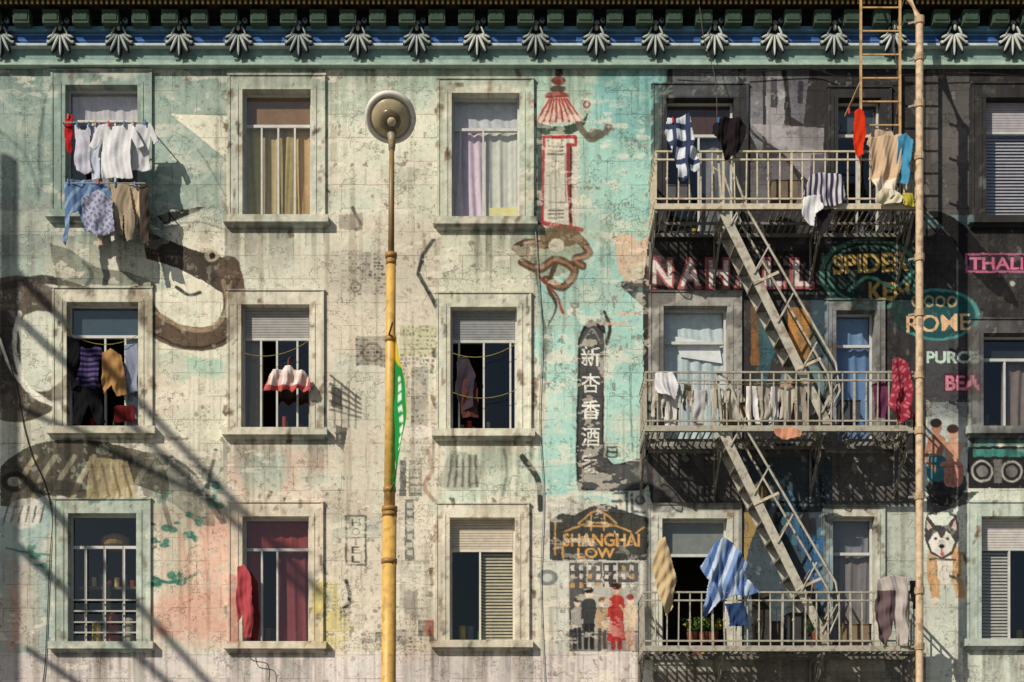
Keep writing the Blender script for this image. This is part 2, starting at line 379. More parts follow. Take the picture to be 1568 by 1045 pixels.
line(curve([(772,690),(776,720),(770,760)]),5,(110,130,120),0.7); line(curve([(800,700),(824,736),(828,780)]),9,(38,42,42),0.9)
line(curve([(655,690),(662,720),(650,745),(668,770)]),6,(150,120,100),0.7); line(curve([(845,360),(838,372)]),6,(50,50,48),0.7)
# --- pagoda lamp
for (x,y,rx,ry,c) in [(856,101,10,6,(96,44,38)),(856,112,6,9,(62,54,48)),(855,124,11,7,(110,44,38)),(855,137,12,6,(74,62,54)),(853,147,18,6,(134,56,46))]: ell(x,y,rx,ry,c,0.97,0.05)
poly([(838,150),(872,150),(884,172),(893,188),(820,188),(828,172)],(200,172,158),0.95,0.1)
for k in range(8): line([(842+k*3.6,152),(822+k*10,186)],3,(144,48,48),0.9,0.15)
poly(curve([(808,172),(822,186),(856,194),(888,186),(900,172),(894,192),(870,208),(835,208),(818,192)]),(46,66,56),0.95,0.08)
ell(815,162,6,6,(150,54,48),ring=3); ell(898,160,6,6,(150,54,48),ring=3); ell(932,196,6,6,(140,54,54),ring=3); line(curve([(885,190),(905,214),(930,200)]),9,(96,88,76),0.9); ell(912,206,13,9,(92,84,70),0.8)
rect(822,190,830,345,(48,58,54),0.85); rect(830,206,886,345,(208,200,186),0.85)
line([(833,210),(882,210),(882,222),(870,222),(870,260),(874,345)],5,(166,44,50),0.95,0.2); line([(833,210),(830,345)],4,(166,44,50),0.9,0.2)
line([(832,342),(890,352)],7,(166,46,50),0.9); line([(874,225),(874,340)],3,(60,36,36))
for y in (225,322):
    for k in range(3): line([(840,y+k*6),(862,y+k*6)],2.4,(80,70,66),0.8)
line([(851,225),(851,340)],2,(120,120,110),0.7); line([(838,236),(866,236),(866,310),(840,310)],2,(120,110,102),0.7)
poly(curve([(800,366),(830,352),(870,350),(900,376),(894,402),(862,420),(826,424),(796,398)]),(150,140,112),0.6,0.2)
for b in ([(790,380),(810,372),(840,374),(858,356),(884,364),(902,388),(880,398),(892,408)],[(800,402),(826,412),(850,398),(880,414),(862,440),(836,428)]):
    line(curve(b),13,(86,72,54),0.95,0.1); line(curve(b),4,(176,116,84),0.8)
poly(curve([(826,350),(870,346),(892,366),(858,380),(828,372)]),(110,92,66),0.9); ell(852,376,12,10,(214,206,192),0.9); ell(800,384,12,10,(80,66,48),0.9)
line(curve([(850,405),(840,440),(852,470),(838,500)]),9,(78,64,48),0.95,taper=True); line(curve([(822,420),(850,450),(862,480)]),4,(150,60,42),0.9)
line(curve([(820,400),(828,470),(836,520),(834,600)]),4,(90,104,96),0.7); news(832,500,846,560,(110,124,116),0.5,8,77)
poly(curve([(938,362),(960,358),(978,370),(998,362),(996,420),(975,440),(948,420)]),(208,180,156),0.95)
poly([(950,432),(998,426),(1000,468),(985,470),(952,440)],(40,38,42),0.85); rect(940,470,985,498,(154,196,192),0.9); rect(944,478,980,482,(214,176,146),0.9)
line(curve([(925,478),(934,500),(930,522),(920,540)]),5,(54,50,48)); rect(905,494,960,498,(214,166,146),0.8); line([(968,690),(964,560)],3,(110,150,150))
# --- chinese sign
sg=curve([(887,520),(896,500),(906,492),(918,500),(927,520),(927,700),(985,704),(986,748),(900,750),(885,740),(884,640)],4)
poly(sg,(66,68,70),0.98,0.03)
line(sg+[sg[0]],3,(34,34,38),0.95,0.05)
line([(926,512),(926,700),(984,706)],2.4,(208,212,206),0.9)
line(curve([(890,510),(906,496),(924,508)]),3,(30,30,34),0.9); line(curve([(892,526),(906,504),(920,526)]),2.4,(150,156,152),0.9)
for k,ch in enumerate('新杏香酒家'):
    text(ch,890,531+k*41,919,561+k*41,(218,220,214),1,0.02,rot=0,bold=0.012,fine=.3)
for r_ in (0,7): line([(930,700-r_),(945,700-r_),(945,685+r_),(930,685+r_),(930,700-r_)],2.5,(50,56,56),0.9)
rect(930,712,980,742,(74,78,80),0.9)
rect(935,752,992,790,(200,206,200),0.95)
for pts in ([(938,755),(960,755),(960,786)],[(938,768),(952,768)],[(944,786),(944,776)],[(968,757),(968,784),(988,784)]): line(pts,4,(80,92,92),0.95,0.05)
ell(980,766,8,8,(80,92,92),ring=3.5)
poly([(842,796),(862,786),(878,790),(905,776),(925,772),(950,780),(975,788),(992,792),(992,858),(842,858)],(56,58,56),0.98,0.03)
gold=(200,150,82)
text('SHANGHAI',862,817,980,837,gold,1,0.0,bold=0.03,fine=.5); text('LOW',884,839,942,855,gold,1,0.0,bold=0.03,fine=.5)
for pts in ([(866,814),(900,802),(928,802),(966,814)],[(886,802),(915,782),(944,802)],[(850,800),(850,850)],[(862,856),(862,838)],[(850,838),(862,838)],[(974,816),(986,808)],[(905,790),(905,812)],[(925,788),(925,812)],[(895,806),(938,806)]): line(curve(pts,4),3,gold,0.95,0.03)
# --- street scene
rect(872,860,980,998,(164,164,158),0.95,0.05)
for b,c in [((872,862,898,935),(66,66,68)),((900,862,922,892),(90,90,90)),((924,862,944,900),(52,52,54)),((946,862,978,892),(74,74,76)),((872,935,884,998),(44,44,46)),((890,940,910,970),(58,58,60))]: rect(*b,c,0.92,0.08)
for k in range(24): rect(874+(k%8)*13,866+(k//8)*13,880+(k%8)*13,874+(k//8)*13,random.choice([(214,210,200),(150,150,146),(190,150,96)]),0.85,0.1)
rect(872,975,980,998,(124,124,120),0.8); line([(872,975),(980,968)],2,(60,60,60))
ell(838,885,16,12,(96,104,104),0.8); ell(838,885,8,6,(190,196,192),0.8)
def figure(x,y,h,c,skin,hair,leg):
    s=h/90
    poly(curve([(x-3*s,y+9*s),(x+3*s,y+9*s),(x+11*s,y+15*s),(x+12*s,y+40*s),(x+8*s,y+42*s),(x+9*s,y+55*s),(x-9*s,y+55*s),(x-8*s,y+42*s),(x-13*s,y+40*s),(x-11*s,y+15*s)],4),c,1,0.03,fine=1.5)
    for sg_ in (-1,1): line([(x+sg_*4*s,y+52*s),(x+sg_*5*s,y+h-2)],7*s,leg,1,0.03,1.5)
    ell(x,y+1,6.5*s,8.5*s,skin,1,0.02,1); ell(x,y-4*s,7*s,5*s,hair,1,0.02,1)
figure(884,922,72,(150,148,142),(206,186,164),(60,50,44),(44,44,48)); figure(902,908,86,(54,56,60),(190,166,144),(30,28,28),(34,34,38)); figure(922,922,74,(176,150,120),(206,180,156),(120,80,50),(80,70,64))
figure(944,902,92,(186,50,46),(210,170,146),(50,24,22),(150,40,40)); figure(965,918,78,(212,192,168),(220,190,166),(140,60,48),(196,160,140))
poly([(935,936),(953,936),(958,982),(930,982)],(176,44,42),1,0.05); line([(950,928),(966,950)],4,(206,166,140),1,.03,1)
# --- dark right part
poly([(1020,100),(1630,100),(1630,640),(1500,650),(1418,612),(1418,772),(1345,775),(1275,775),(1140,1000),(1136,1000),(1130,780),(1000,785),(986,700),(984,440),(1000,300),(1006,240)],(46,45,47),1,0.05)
rect(1000,690,1412,780,(92,90,90),0.9,0.05); poly([(1005,690),(1050,690),(1110,775),(1010,775)],(60,58,60),0.8)  # slanted dark patch is the balcony's cast shadow, put into the colour
rect(1136,250,1275,380,(58,56,60),0.8,0.1)
poly([(1136,700),(1275,700),(1275,1000),(1136,1000)],(58,72,82),1,0.05)
rect(1030,106,1130,150,(114,122,130),0.85); poly([(1142,104),(1168,104),(1168,250),(1142,190)],(126,128,138),0.85); 
poly([(1172,108),(1196,104),(1202,140),(1202,230),(1174,225)],(146,144,152),0.9); poly([(1204,104),(1240,104),(1230,190),(1212,180)],(110,112,122),0.85)
poly([(1150,190),(1262,196),(1258,300),(1212,250)],(156,152,160),0.9); poly([(1140,250),(1200,240),(1270,330),(1150,310)],(110,108,116),0.8); line(curve([(1142,150),(1150,200),(1200,240),(1240,300)]),4,(44,44,48))
line([(1198,104),(1210,190)],3,(30,30,34)); rect(1180,120,1190,165,(54,54,62),0.9); rect(1222,125,1230,160,(48,48,56),0.9)
line([(1020,102),(1012,200),(1002,260),(992,330)],4,(112,164,172),0.9)
rect(1418,104,1484,340,(90,87,88),0.9,0.1); rect(1424,195,1480,250,(108,104,104),0.7); rect(1418,330,1485,350,(120,164,172),0.6)
poly(curve([(1418,322),(1450,328),(1480,350),(1520,400),(1560,470),(1500,430),(1455,360)]),(20,20,22),1,0)
rect(1418,480,1500,640,(78,80,88),0.65)
rect(1420,616,1630,680,(142,152,156),0.85)
rect(992,384,1270,446,(36,32,36),0.95,0.03); rect(990,392,1012,440,(190,110,104),0.4)
for k,ch in enumerate('NAHALL'):
    x0=996+k*43; text(ch,x0-2,394,x0+36,443,(176,88,94),1,0.12,bold=0.06); text(ch,x0+3,399,x0+33,438,(210,206,206),1,0.12,bold=0.02)
ell(1332,420,76,54,(26,44,42),1,0); ell(1332,420,78,56,(70,124,110),1,0.1,ring=6); ell(1332,420,66,45,(78,130,116),0.9,0.1,ring=3)
text('SPIDER',1275,388,1392,418,(196,164,90),1,0.1,rot=-0.05,bold=0.03); text('KEN',1330,432,1392,460,(196,164,90),1,0.1,bold=0.03)
line(curve([(1300,445),(1330,425),(1370,440),(1398,415)]),5,(106,176,160),0.95)
ell(1436,482,64,40,(24,72,78),1,0); ell(1436,482,64,40,(70,138,134),1,0.1,ring=4); ell(1390,478,26,32,(24,44,44),0.9)
text('ROME',1388,482,1486,508,(214,170,128),1,0.06,rot=-0.04,bold=0.01)
for k in range(4): ell(1404+k*18,462,8,9,(190,160,112),0.9,ring=3)
rect(1478,388,1600,418,(180,96,136),0.95,0.05); rect(1481,391,1600,415,(40,26,36),0.95,0.03); text('THALIA',1484,394,1590,413,(214,110,152),1,0.05,bold=0.02)
text('PURCE',1419,538,1496,557,(182,208,200),1,0.08,bold=0.03); ell(1550,434,4,4,(200,200,190))
rect(1445,572,1502,600,(78,36,52),0.9); text('BEA',1448,575,1498,598,(214,130,156),1,0.06,bold=0.03)
rect(1150,468,1180,560,(190,122,56),0.6,0.4); poly(curve([(1205,470),(1240,480),(1250,540),(1236,580),(1210,540)]),(196,136,66),0.95); poly(curve([(1160,470),(1200,490),(1180,560),(1165,620)]),(44,98,120),0.85)
ell(1228,590,34,40,(106,150,160),0.95); ell(1212,600,20,20,(206,152,120),0.9); rect(1240,455,1275,560,(48,80,100),0.7)
for k in range(9):
    line(curve([(1160+k*12,700+k*14),(1190+k*8,740+k*12),(1180+k*9,790+k*10)]),9,random.choice([(66,120,150),(24,26,34),(100,120,130),(40,70,100)]),0.85)
poly(curve([(1140,780),(1155,740),(1175,760),(1150,830),(1138,880)]),(180,146,80),0.85)
for k in range(10): line([(1215+k*6,800+k*5),(1225+k*5,840+k*12)],4,(40,98,150),0.85)
wash(1240,820,1275,900,(40,92,146),0.85,8); line(curve([(1240,700),(1260,760),(1262,900),(1270,990)]),7,(20,22,26),0.9)
wash(1412,745,1630,1061,(198,206,196),1,6); wash(1418,640,1485,750,(188,202,202),0.95,8); rect(1345,775,1415,1061,(170,180,172),0.95,0.1); rect(1000,1000,1418,1061,(106,102,98),0.9)
rect(1430,740,1480,752,(60,100,100),0.8)
wash(1480,655,1630,690,(80,126,122),0.9,5); rect(1500,660,1630,672,(130,60,60),0.5)
poly(curve([(1418,745),(1440,722),(1470,722),(1480,745),(1455,775),(1425,770)]),(28,28,30),0.85); poly([(1418,760),(1500,752),(1480,772),(1420,790)],(34,34,36),0.75)
for (x,y,sk,hr,cl,h) in [(1434,655,(180,126,102),(40,30,28),(50,116,134),82),(1460,664,(206,160,132),(60,40,34),(190,126,114),78)]:
    s=1.05
    poly(curve([(x-14,y+18),(x-4,y+10),(x+4,y+10),(x+14,y+18),(x+11,y+34),(x+9,y+46),(x+14,y+58),(x-14,y+58),(x-9,y+46),(x-12,y+34)],4),sk,0.97,0.03,fine=1.5)
    poly(curve([(x-11,y+44),(x+11,y+44),(x+16,y+60),(x+10,y+80),(x-12,y+80),(x-15,y+60)],4),cl,0.95,0.05,fine=1.5); ell(x,y,8,11,sk,1,0.02,1); ell(x-1,y-7,9,7,hr,1,0.02,1)
line(curve([(1446,678),(1464,700),(1442,712)]),6,(196,144,116),1,.03,1); line(curve([(1424,676),(1418,700),(1432,720)]),6,(170,118,94),1,.03,1)
rect(1482,684,1630,748,(30,30,34),1,0.03); rect(1490,688,1600,700,(64,146,138),0.9); ell(1504,722,17,17,(180,180,176),1,0.03,ring=3.5); ell(1504,722,9,9,(124,124,122)); ell(1549,722,17,17,(180,180,176),1,0.03,ring=3.5); ell(1549,722,9,9,(124,124,122))
rect(1522,704,1534,740,(140,140,136),0.9); line(curve([(1488,684),(1500,668),(1560,666),(1600,680)]),4,(60,60,62))
# painted dog
poly(curve([(1426,912),(1420,880),(1420,850),(1430,834),(1460,832),(1472,850),(1472,880),(1478,912),(1466,920),(1458,892),(1440,892),(1438,924),(1428,926)],4),(206,160,112),1,0.06)
for k in range(26):
    x=1423+random.random()*46;y=850+random.random()*50; line([(x,y),(x+random.uniform(-2,2),y+8)],2,random.choice([(232,204,166),(156,112,76),(96,80,68)]),0.55,fine=1)
poly(curve([(1434,852),(1456,850),(1457,886),(1446,896),(1436,886)],4),(222,218,208),1,0.05)
poly([(1416,826),(1416,800),(1420,789),(1432,805),(1450,805),(1463,789),(1468,800),(1468,828),(1459,848),(1443,857),(1425,848)],(64,61,63),1,0.05,fine=1.5)
poly([(1422,830),(1429,818),(1435,814),(1440,824),(1444,824),(1449,814),(1455,818),(1462,830),(1457,844),(1442,854),(1427,844)],(214,212,206),1,0.05,fine=1.5)
poly([(1438,826),(1446,826),(1449,838),(1435,838)],(190,186,180),1,0,fine=1)
poly([(1419,797),(1428,808),(1420,813)],(190,164,154)); poly([(1464,796),(1456,808),(1464,813)],(190,164,154))
ell(1433,825,2.3,2,(24,28,34),1,0,1); ell(1451,825,2.3,2,(24,28,34),1,0,1); ell(1442,837,4.2,3.2,(20,20,22),1,0,1); line([(1442,839),(1442,846)],1.6,(60,30,30)); ell(1443,849,3.2,3.4,(190,96,94),1,0,1)
line([(1423,856),(1462,857)],3,(70,66,64))
for x in (1431,1470): ell(x,920,8,5,(222,216,202),1,0)
wash(1480,760,1505,1000,(174,190,184),0.8,5)
WINS=[
 ('a1',99,213,130,326,(132,158,152),1),('a2',370,478,137,334,(184,192,178),1),('a3',690,797,143,337,(184,194,176),1),('a4',1018,1125,150,355,(44,46,50),0),('a5',1281,1350,150,355,(46,48,52),0),('a6',1507,1600,150,335,(42,42,44),1),
 ('b1',101,214,462,656,(192,190,170),1),('b2',368,476,466,658,(208,204,186),1),('b3',688,793,470,660,(202,206,188),1),('b4',1014,1115,468,676,(212,214,208),0),('b5',1278,1340,475,676,(164,168,170),0),('b6',1503,1600,510,656,(100,102,106),1),
 ('c1',103,211,785,984,(148,174,166),1),('c2',370,475,790,984,(206,192,172),1),('c3',687,790,792,982,(206,198,178),1),('c4',1012,1115,793,1010,(184,190,182),0),('c5',1273,1340,790,1010,(180,188,180),0),('c6',1500,1600,790,980,(168,184,176),1)]
for (n,x0,x1,y0,y1,c,sl) in WINS:
    fw=20 if n[1] in '12346' else 14
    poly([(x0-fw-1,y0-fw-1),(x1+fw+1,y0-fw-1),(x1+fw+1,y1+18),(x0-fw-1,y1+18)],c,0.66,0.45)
    for q in range(30):
        s_=random.random(); ex=random.choice([x0-fw,x0-3,x1+3,x1+fw]); ey=y0+s_*(y1-y0)
        if random.random()<.3: ex=random.uniform(x0-fw,x1+fw); ey=random.choice([y0-fw,y0-2,y1+3,y1+14])
        if n[0] in 'bc' or n in('a2','a3'): wash(ex-random.uniform(1,5),ey-random.uniform(1,12),ex+random.uniform(1,5),ey+random.uniform(1,12),random.choice([(96,80,62),(120,100,80),(76,70,62)]),random.uniform(.3,.8),2)
rect(350,880,368,985,(160,66,56),0.45,0.5); rect(478,890,500,940,(200,186,100),0.7,0.3)
# --- weathering
streak=np.clip((fbm(7,160,500,4)-0.54)/0.2,0,1)
C*= (1-0.15*streak[...,None]*np.array([0.9,1,1.1]))
for (n,x0,x1,y0,y1,c,sl) in WINS:
    if not sl: continue
    s_=_bb(x0-25,y1+14,x1+25,y1+95,0)
    if PX[s_].size==0: continue
    f=np.clip(1-(PY[s_]-y1-14)/80,0,1)*np.clip((fbm(9,110,640,3)[s_]-0.42)/0.2,0,1)
    C[s_]*=(1-0.3*f[...,None])
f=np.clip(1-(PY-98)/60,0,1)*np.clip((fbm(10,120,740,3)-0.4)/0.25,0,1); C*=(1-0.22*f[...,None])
big=fbm(150,120,900,4); C*=(0.92+0.13*np.clip((big-0.3)/0.4,0,1))[...,None]
zone=np.clip((fbm(190,150,1200,3)-0.42)/0.2,0,1)
fl=np.clip((fbm(26,12,820,6)-0.60)/0.015,0,1)*(PX<1000)*zone; C=C*(1-0.6*fl[...,None])+np.array((220,212,198))*0.6*fl[...,None]
fl2=np.clip((fbm(10,14,1420,5)-0.66)/0.015,0,1)*(1-zone); C=C*(1-0.4*fl2[...,None])+np.array((176,190,176))*0.4*fl2[...,None]
dk=np.clip((fbm(10,12,860,5)-0.70)/0.015,0,1)*zone; C=C*(1-0.5*dk[...,None])+np.array((100,90,78))*0.5*dk[...,None]
ed_=np.abs(fbm(60,50,990,6)-0.5); cr_=np.clip(1-ed_/0.003,0,1)*np.clip((fbm(80,80,1010,3)-0.5)/0.1,0,1); C*=(1-0.5*cr_[...,None])
gray=C.mean(-1,keepdims=True); C=gray+(C-gray)*0.9
C*=np.array([1.01,1.0,0.985])
C=np.clip(C,8,236)
CL=lin(C)
def samp(p,dark=1.0):
    px=784+100*p[0];py=1470-100*p[2]
    i=int(min(max((px+60)/ST,0),Wn-1));j=int(min(max((py-60)/ST,0),Hn-1)); return C[j,i]*dark

bld=empty('apartment_building')
vx=(PX-784)/100; vz=(1470-PY)/100
verts=np.stack([vx,np.zeros_like(vx),vz],-1).reshape(-1,3)
ii,jj=np.meshgrid(np.arange(Wn-1),np.arange(Hn-1))
cx=PX[:-1,:-1]+ST/2;cy=PY[:-1,:-1]+ST/2
keep=np.ones(cx.shape,bool)
for (n,x0,x1,y0,y1,c,sl) in WINS: keep&=~((cx>x0)&(cx<x1)&(cy>y0)&(cy<y1))
i=ii[keep];j=jj[keep]; a=j*Wn+i
F=np.stack([a,a+Wn,a+Wn+1,a+1],-1)
me=bpy.data.meshes.new('mural_wall'); me.vertices.add(len(verts)); me.vertices.foreach_set('co',verts.astype(np.float32).ravel())
me.loops.add(F.size); me.loops.foreach_set('vertex_index',F.astype(np.int32).ravel())
me.polygons.add(len(F)); me.polygons.foreach_set('loop_start',np.arange(0,F.size,4,dtype=np.int32))
try: me.polygons.foreach_set('loop_total',np.full(len(F),4,dtype=np.int32))
except Exception: pass
me.update(calc_edges=True)
ca=me.color_attributes.new(name='Col',type='FLOAT_COLOR',domain='POINT')
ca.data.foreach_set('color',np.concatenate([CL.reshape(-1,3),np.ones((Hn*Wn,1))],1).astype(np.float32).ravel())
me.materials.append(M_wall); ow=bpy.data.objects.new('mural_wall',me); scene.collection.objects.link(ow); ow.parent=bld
mb=MB(); zb=(1470-ys[-1])/100; zt=(1470-ys[0])/100; xl=vx.min(); xr=vx.max()
mb.box(xl-6,xl,0.0,0.3,0,14.9,(176,178,164)); mb.box(xr,xr+6,0.0,0.3,0,14.9,(150,150,150))
for k in range(6):
    xa=xl+k*(xr-xl)/6; xb=xl+(k+1)*(xr-xl)/6
    mb.box(xa,xa+0.5,0,0.3,0.0,3.3,(150,140,130)); mb.box(xb-0.4,xb,0,0.3,0.0,3.3,(150,140,130))
    mb.box(xa+0.5,xb-0.4,0.05,0.3,0,0.6,(110,60,50)); mb.box(xa+0.5,xb-0.4,0.25,0.3,0.6,3.3,(40,44,50))
mb.box(xl,xr,0,0.3,3.3,zb,(178,172,168)); mb.box(xl,xr,0.0,0.3,zt,14.9,(120,140,130))
mb.box(xl-6,xl-5.7,0.3,10,0,14.9,(160,150,140)); mb.box(xr+5.7,xr+6,0.3,10,0,14.9,(160,150,140)); mb.box(xl-6,xr+6,10,10.3,0,14.9,(150,140,130)); mb.box(xl-6,xr+6,0.3,10,14.6,14.9,(90,88,86))
mb.obj('outer_walls_and_roof',M_trim,bld)

def gridbox(mb,x0,x1,y0,y1,z0,z1,cell=0.03,colf=None):
    colf=colf or samp
    nx=max(1,int((x1-x0)/cell));nz=max(1,int((z1-z0)/cell))
    vs=[];fs=[]
    for j in range(nz+1):
        for i in range(nx+1): vs.append((x0+(x1-x0)*i/nx,y0,z0+(z1-z0)*j/nz))
    for j in range(nz):
        for i in range(nx):
            a=j*(nx+1)+i; fs.append((a,a+1,a+nx+2,a+nx+1))
    mb.add(vs,fs,colf)
    for zz,flip in ((z0,0),(z1,1)):
        vs=[];fs=[]
        for i in range(nx+1):
            x=x0+(x1-x0)*i/nx; vs+=[(x,y0,zz),(x,y1,zz)]
        for i in range(nx): fs.append((2*i,2*i+1,2*i+3,2*i+2) if not flip else (2*i,2*i+2,2*i+3,2*i+1))
        mb.add(vs,fs,colf)
    for xx,flip in ((x0,0),(x1,1)):
        vs=[];fs=[]
        for j in range(nz+1):
            z=z0+(z1-z0)*j/nz; vs+=[(xx,y0,z),(xx,y1,z)]
        for j in range(nz): fs.append((2*j,2*j+2,2*j+3,2*j+1) if not flip else (2*j,2*j+1,2*j+3,2*j+2))
        mb.add(vs,fs,colf)
tr=MB(); inn=MB(); alu=MB(); gl=MB()
GY=0.15
specs={
 'a1':dict(top=('curt',(206,200,206)),mull=[.33,.66],panes=['dark','curt','dark'],cc=(160,160,166)),
 'a2':dict(top=('shade',(140,110,82)),mull=[.24,.5,.76],panes=['curt','curt','curt','curt'],cc=(196,176,122)),
 'a3':dict(top=('curt',(206,206,212)),mull=[.1,.46],panes=['curt','curt','curt'],cc=(218,216,218)),
 'a4':dict(top=('shade',(84,60,54)),mull=[.5],panes=['dark','curt'],cc=(130,130,136)),
 'a5':dict(top=('shade',(70,80,86)),mull=[.5],panes=['dark','dark'],cc=(90,90,96)),
 'a6':dict(top=('shutter',(160,156,164)),mull=[],panes=['blind'],cc=(176,172,180)),
 'b1':dict(top=('shade',(64,82,92)),mull=[.5,.8],panes=['open','open','curt'],cc=(160,166,180)),
 'b2':dict(top=('shutter',(150,148,146)),mull=[.25,.5,.82],panes=['curt','open','dark','dark'],cc=(130,118,96)),
 'b3':dict(top=('shutter',(134,136,138)),mull=[.1,.5,.93],panes=['open','open','dark','dark'],cc=(120,120,120)),
 'b4':dict(top=('curt',(206,218,222)),mull=[],panes=['curt'],cc=(196,210,216)),
 'b5':dict(top=('curt',(116,146,182)),mull=[],panes=['curt'],cc=(104,134,172)),
 'b6':dict(top=('shade',(40,44,52)),mull=[.4],panes=['dark','curt'],cc=(130,110,104)),
 'c1':dict(top=('dark',(60,60,50)),mull=[.2,.5,.8],panes=['dark','dark','dark','dark'],cc=(90,80,60)),
 'c2':dict(top=('curt',(140,62,60)),mull=[.25,.5],panes=['curt','dark','curt'],cc=(134,62,66)),
 'c3':dict(top=('shutter',(190,180,164)),mull=[.46],panes=['dark','blind'],cc=(186,176,152)),
 'c4':dict(top=('shade',(130,134,130)),mull=[],panes=['open'],cc=(120,110,100)),
 'c5':dict(top=('curt',(130,132,138)),mull=[],panes=['curt'],cc=(120,120,126)),
 'c6':dict(top=('shutter',(190,184,180)),mull=[.5],panes=['blind','dark'],cc=(180,176,170))}
def curtain(x0,x1,z0,z1,y,col,seed,amp=0.022):
    r=random.Random(seed); n=max(8,int((x1-x0)/0.012)); m=14
    f1=r.uniform(22,36);f2=r.uniform(60,90);p1=r.random()*6;sl=r.uniform(-.3,.3)
    vs=[];fs=[]
    for j in range(m+1):
        t=j/m
        for i in range(n+1):
            x=x0+(x1-x0)*i/n; ph=x+sl*(1-t)*0.3
            vs.append((x,y+amp*(math.sin(ph*f1+p1+0.7*math.sin(t*3)+1.2*math.sin(ph*9+p1))+0.3*math.sin(ph*f2))*(0.5+0.5*(1-t)),z0+(z1-z0)*t))
    for j in range(m):
        for i in range(n): a=j*(n+1)+i; fs.append((a,a+1,a+n+2,a+n+1))
    cu.add(vs,fs,col)
cu=MB()
for wi,(n,px0,px1,py0,py1,c,sl) in enumerate(WINS):
    x0=(px0-784)/100;x1=(px1-784)/100;z1=(1470-py0)/100;z0=(1470-py1)/100
    fw=0.20 if n[1] in '12346' else 14/100
    e=0.017; fd=0.03+0.006*(wi%3)
    gridbox(tr,x0-fw,x0+e,-fd,GY+.1,z0,z1-e)
    gridbox(tr,x1-e,x1+fw,-fd,GY+.1,z0,z1-e)
    gridbox(tr,x0-fw,x1+fw,-fd-.003,GY+.1,z1-e,z1+fw*0.95)
    gridbox(tr,x0-fw-.015,x1+fw+.015,-fd-.022,0,z1+fw*0.95,z1+fw*0.95+.03)
    gridbox(tr,x0-.07,x0-.045,-fd-.01,-fd,z0,z1+.035); gridbox(tr,x1+.045,x1+.07,-fd-.01,-fd,z0,z1+.035)
    gridbox(tr,x0-fw-.004,x0-fw+.03,-fd-.012,0,z0,z1+fw*.9); gridbox(tr,x1+fw-.03,x1+fw+.004,-fd-.012,0,z0,z1+fw*.9)
    if sl:
        gridbox(tr,x0-fw-.06,x1+fw+.06,-.13,GY+.1,z0-.11,z0,0.04,lambda p:samp(p,0.98))
        gridbox(tr,x0-fw-.02,x1+fw+.02,-.07,0,z0-.16,z0-.11)
    else: gridbox(tr,x0-.05,x1+.05,-.02,GY+.1,z0-.08,z0)
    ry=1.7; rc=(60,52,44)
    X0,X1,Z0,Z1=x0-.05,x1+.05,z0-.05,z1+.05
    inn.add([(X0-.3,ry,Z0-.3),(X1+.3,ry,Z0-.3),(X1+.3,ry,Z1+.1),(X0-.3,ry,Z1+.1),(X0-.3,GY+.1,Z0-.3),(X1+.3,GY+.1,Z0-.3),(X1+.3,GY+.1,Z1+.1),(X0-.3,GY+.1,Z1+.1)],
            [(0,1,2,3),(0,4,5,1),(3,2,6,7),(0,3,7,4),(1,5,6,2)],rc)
    s=specs[n]; y=GY
    fc=(186,187,184) if n!='c3' else (206,200,184)
    w=.032
    ztr=z1-(z1-z0)*.255
    alu.box(x0+e,x0+e+w,y-.02,y+.03,z0,z1-e,fc); alu.box(x1-e-w,x1-e,y-.02,y+.03,z0,z1-e,fc)
    alu.box(x0+e+w,x1-e-w,y-.02,y+.03,z1-e-w,z1-e,fc); alu.box(x0+e+w,x1-e-w,y-.02,y+.03,z0,z0+w,fc)
    alu.box(x0+e+w,x1-e-w,y-.025,y+.03,ztr-.022,ztr+.022,fc)
    xa=x0+e+w;xb=x1-e-w
    ed=[xa]+[xa+(xb-xa)*m for m in s['mull']]+[xb]
    for m in ed[1:-1]: alu.box(m-.014,m+.014,y-.022,y+.028,z0+w,ztr-.022,fc)
    kind,tc_=s['top']
    if kind=='curt': curtain(xa,xb,ztr,z1,y+.09,tc_,wi*3+1,0.012); gl.add([(xa,y,ztr+.02),(xb,y,ztr+.02),(xb,y,z1-.03),(xa,y,z1-.03)],[(0,1,2,3)],(0,0,0))
    elif kind=='shade': cu.add([(xa,y+.02,ztr),(xb,y+.02,ztr),(xb,y+.02,z1),(xa,y+.02,z1)],[(0,1,2,3)],tc_); gl.add([(xa,y,ztr+.02),(xb,y,ztr+.02),(xb,y,z1-.03),(xa,y,z1-.03)],[(0,1,2,3)],(0,0,0))
    elif kind=='dark': gl.add([(xa,y,ztr+.02),(xb,y,ztr+.02),(xb,y,z1-.03),(xa,y,z1-.03)],[(0,1,2,3)],(0,0,0))
    else:
        k=ztr+.02
        while k<z1-.05:
            alu.beam((xa,y-.02,k+.02),(xb,y-.02,k+.02),.02,.034,tc_); k+=.04
        alu.box(xa,xb,y-.0,y+.01,ztr,z1,tuple(int(q*.6) for q in tc_))
    for k,pt in enumerate(s['panes']):
        a_,b_=ed[k],ed[k+1]
        if pt!='open': gl.add([(a_,y+.002*k,z0+.03),(b_,y+.002*k,z0+.03),(b_,y+.002*k,ztr-.02),(a_,y+.002*k,ztr-.02)],[(0,1,2,3)],(0,0,0))
        if pt=='curt': curtain(a_-.01,b_+.01,z0,ztr+.02,y+.085+.01*(k%2),tuple(min(255,int(q*random.uniform(.92,1.03))) for q in s['cc']),wi*7+k)
        if pt=='blind':
            q=z0+.04
            while q<ztr-.03:
                cu.add([(a_,y+.05,q),(b_,y+.05,q),(b_,y+.075,q+.042),(a_,y+.075,q+.042)],[(0,1,2,3)],s['cc']); q+=.05
    r=random.Random(wi)
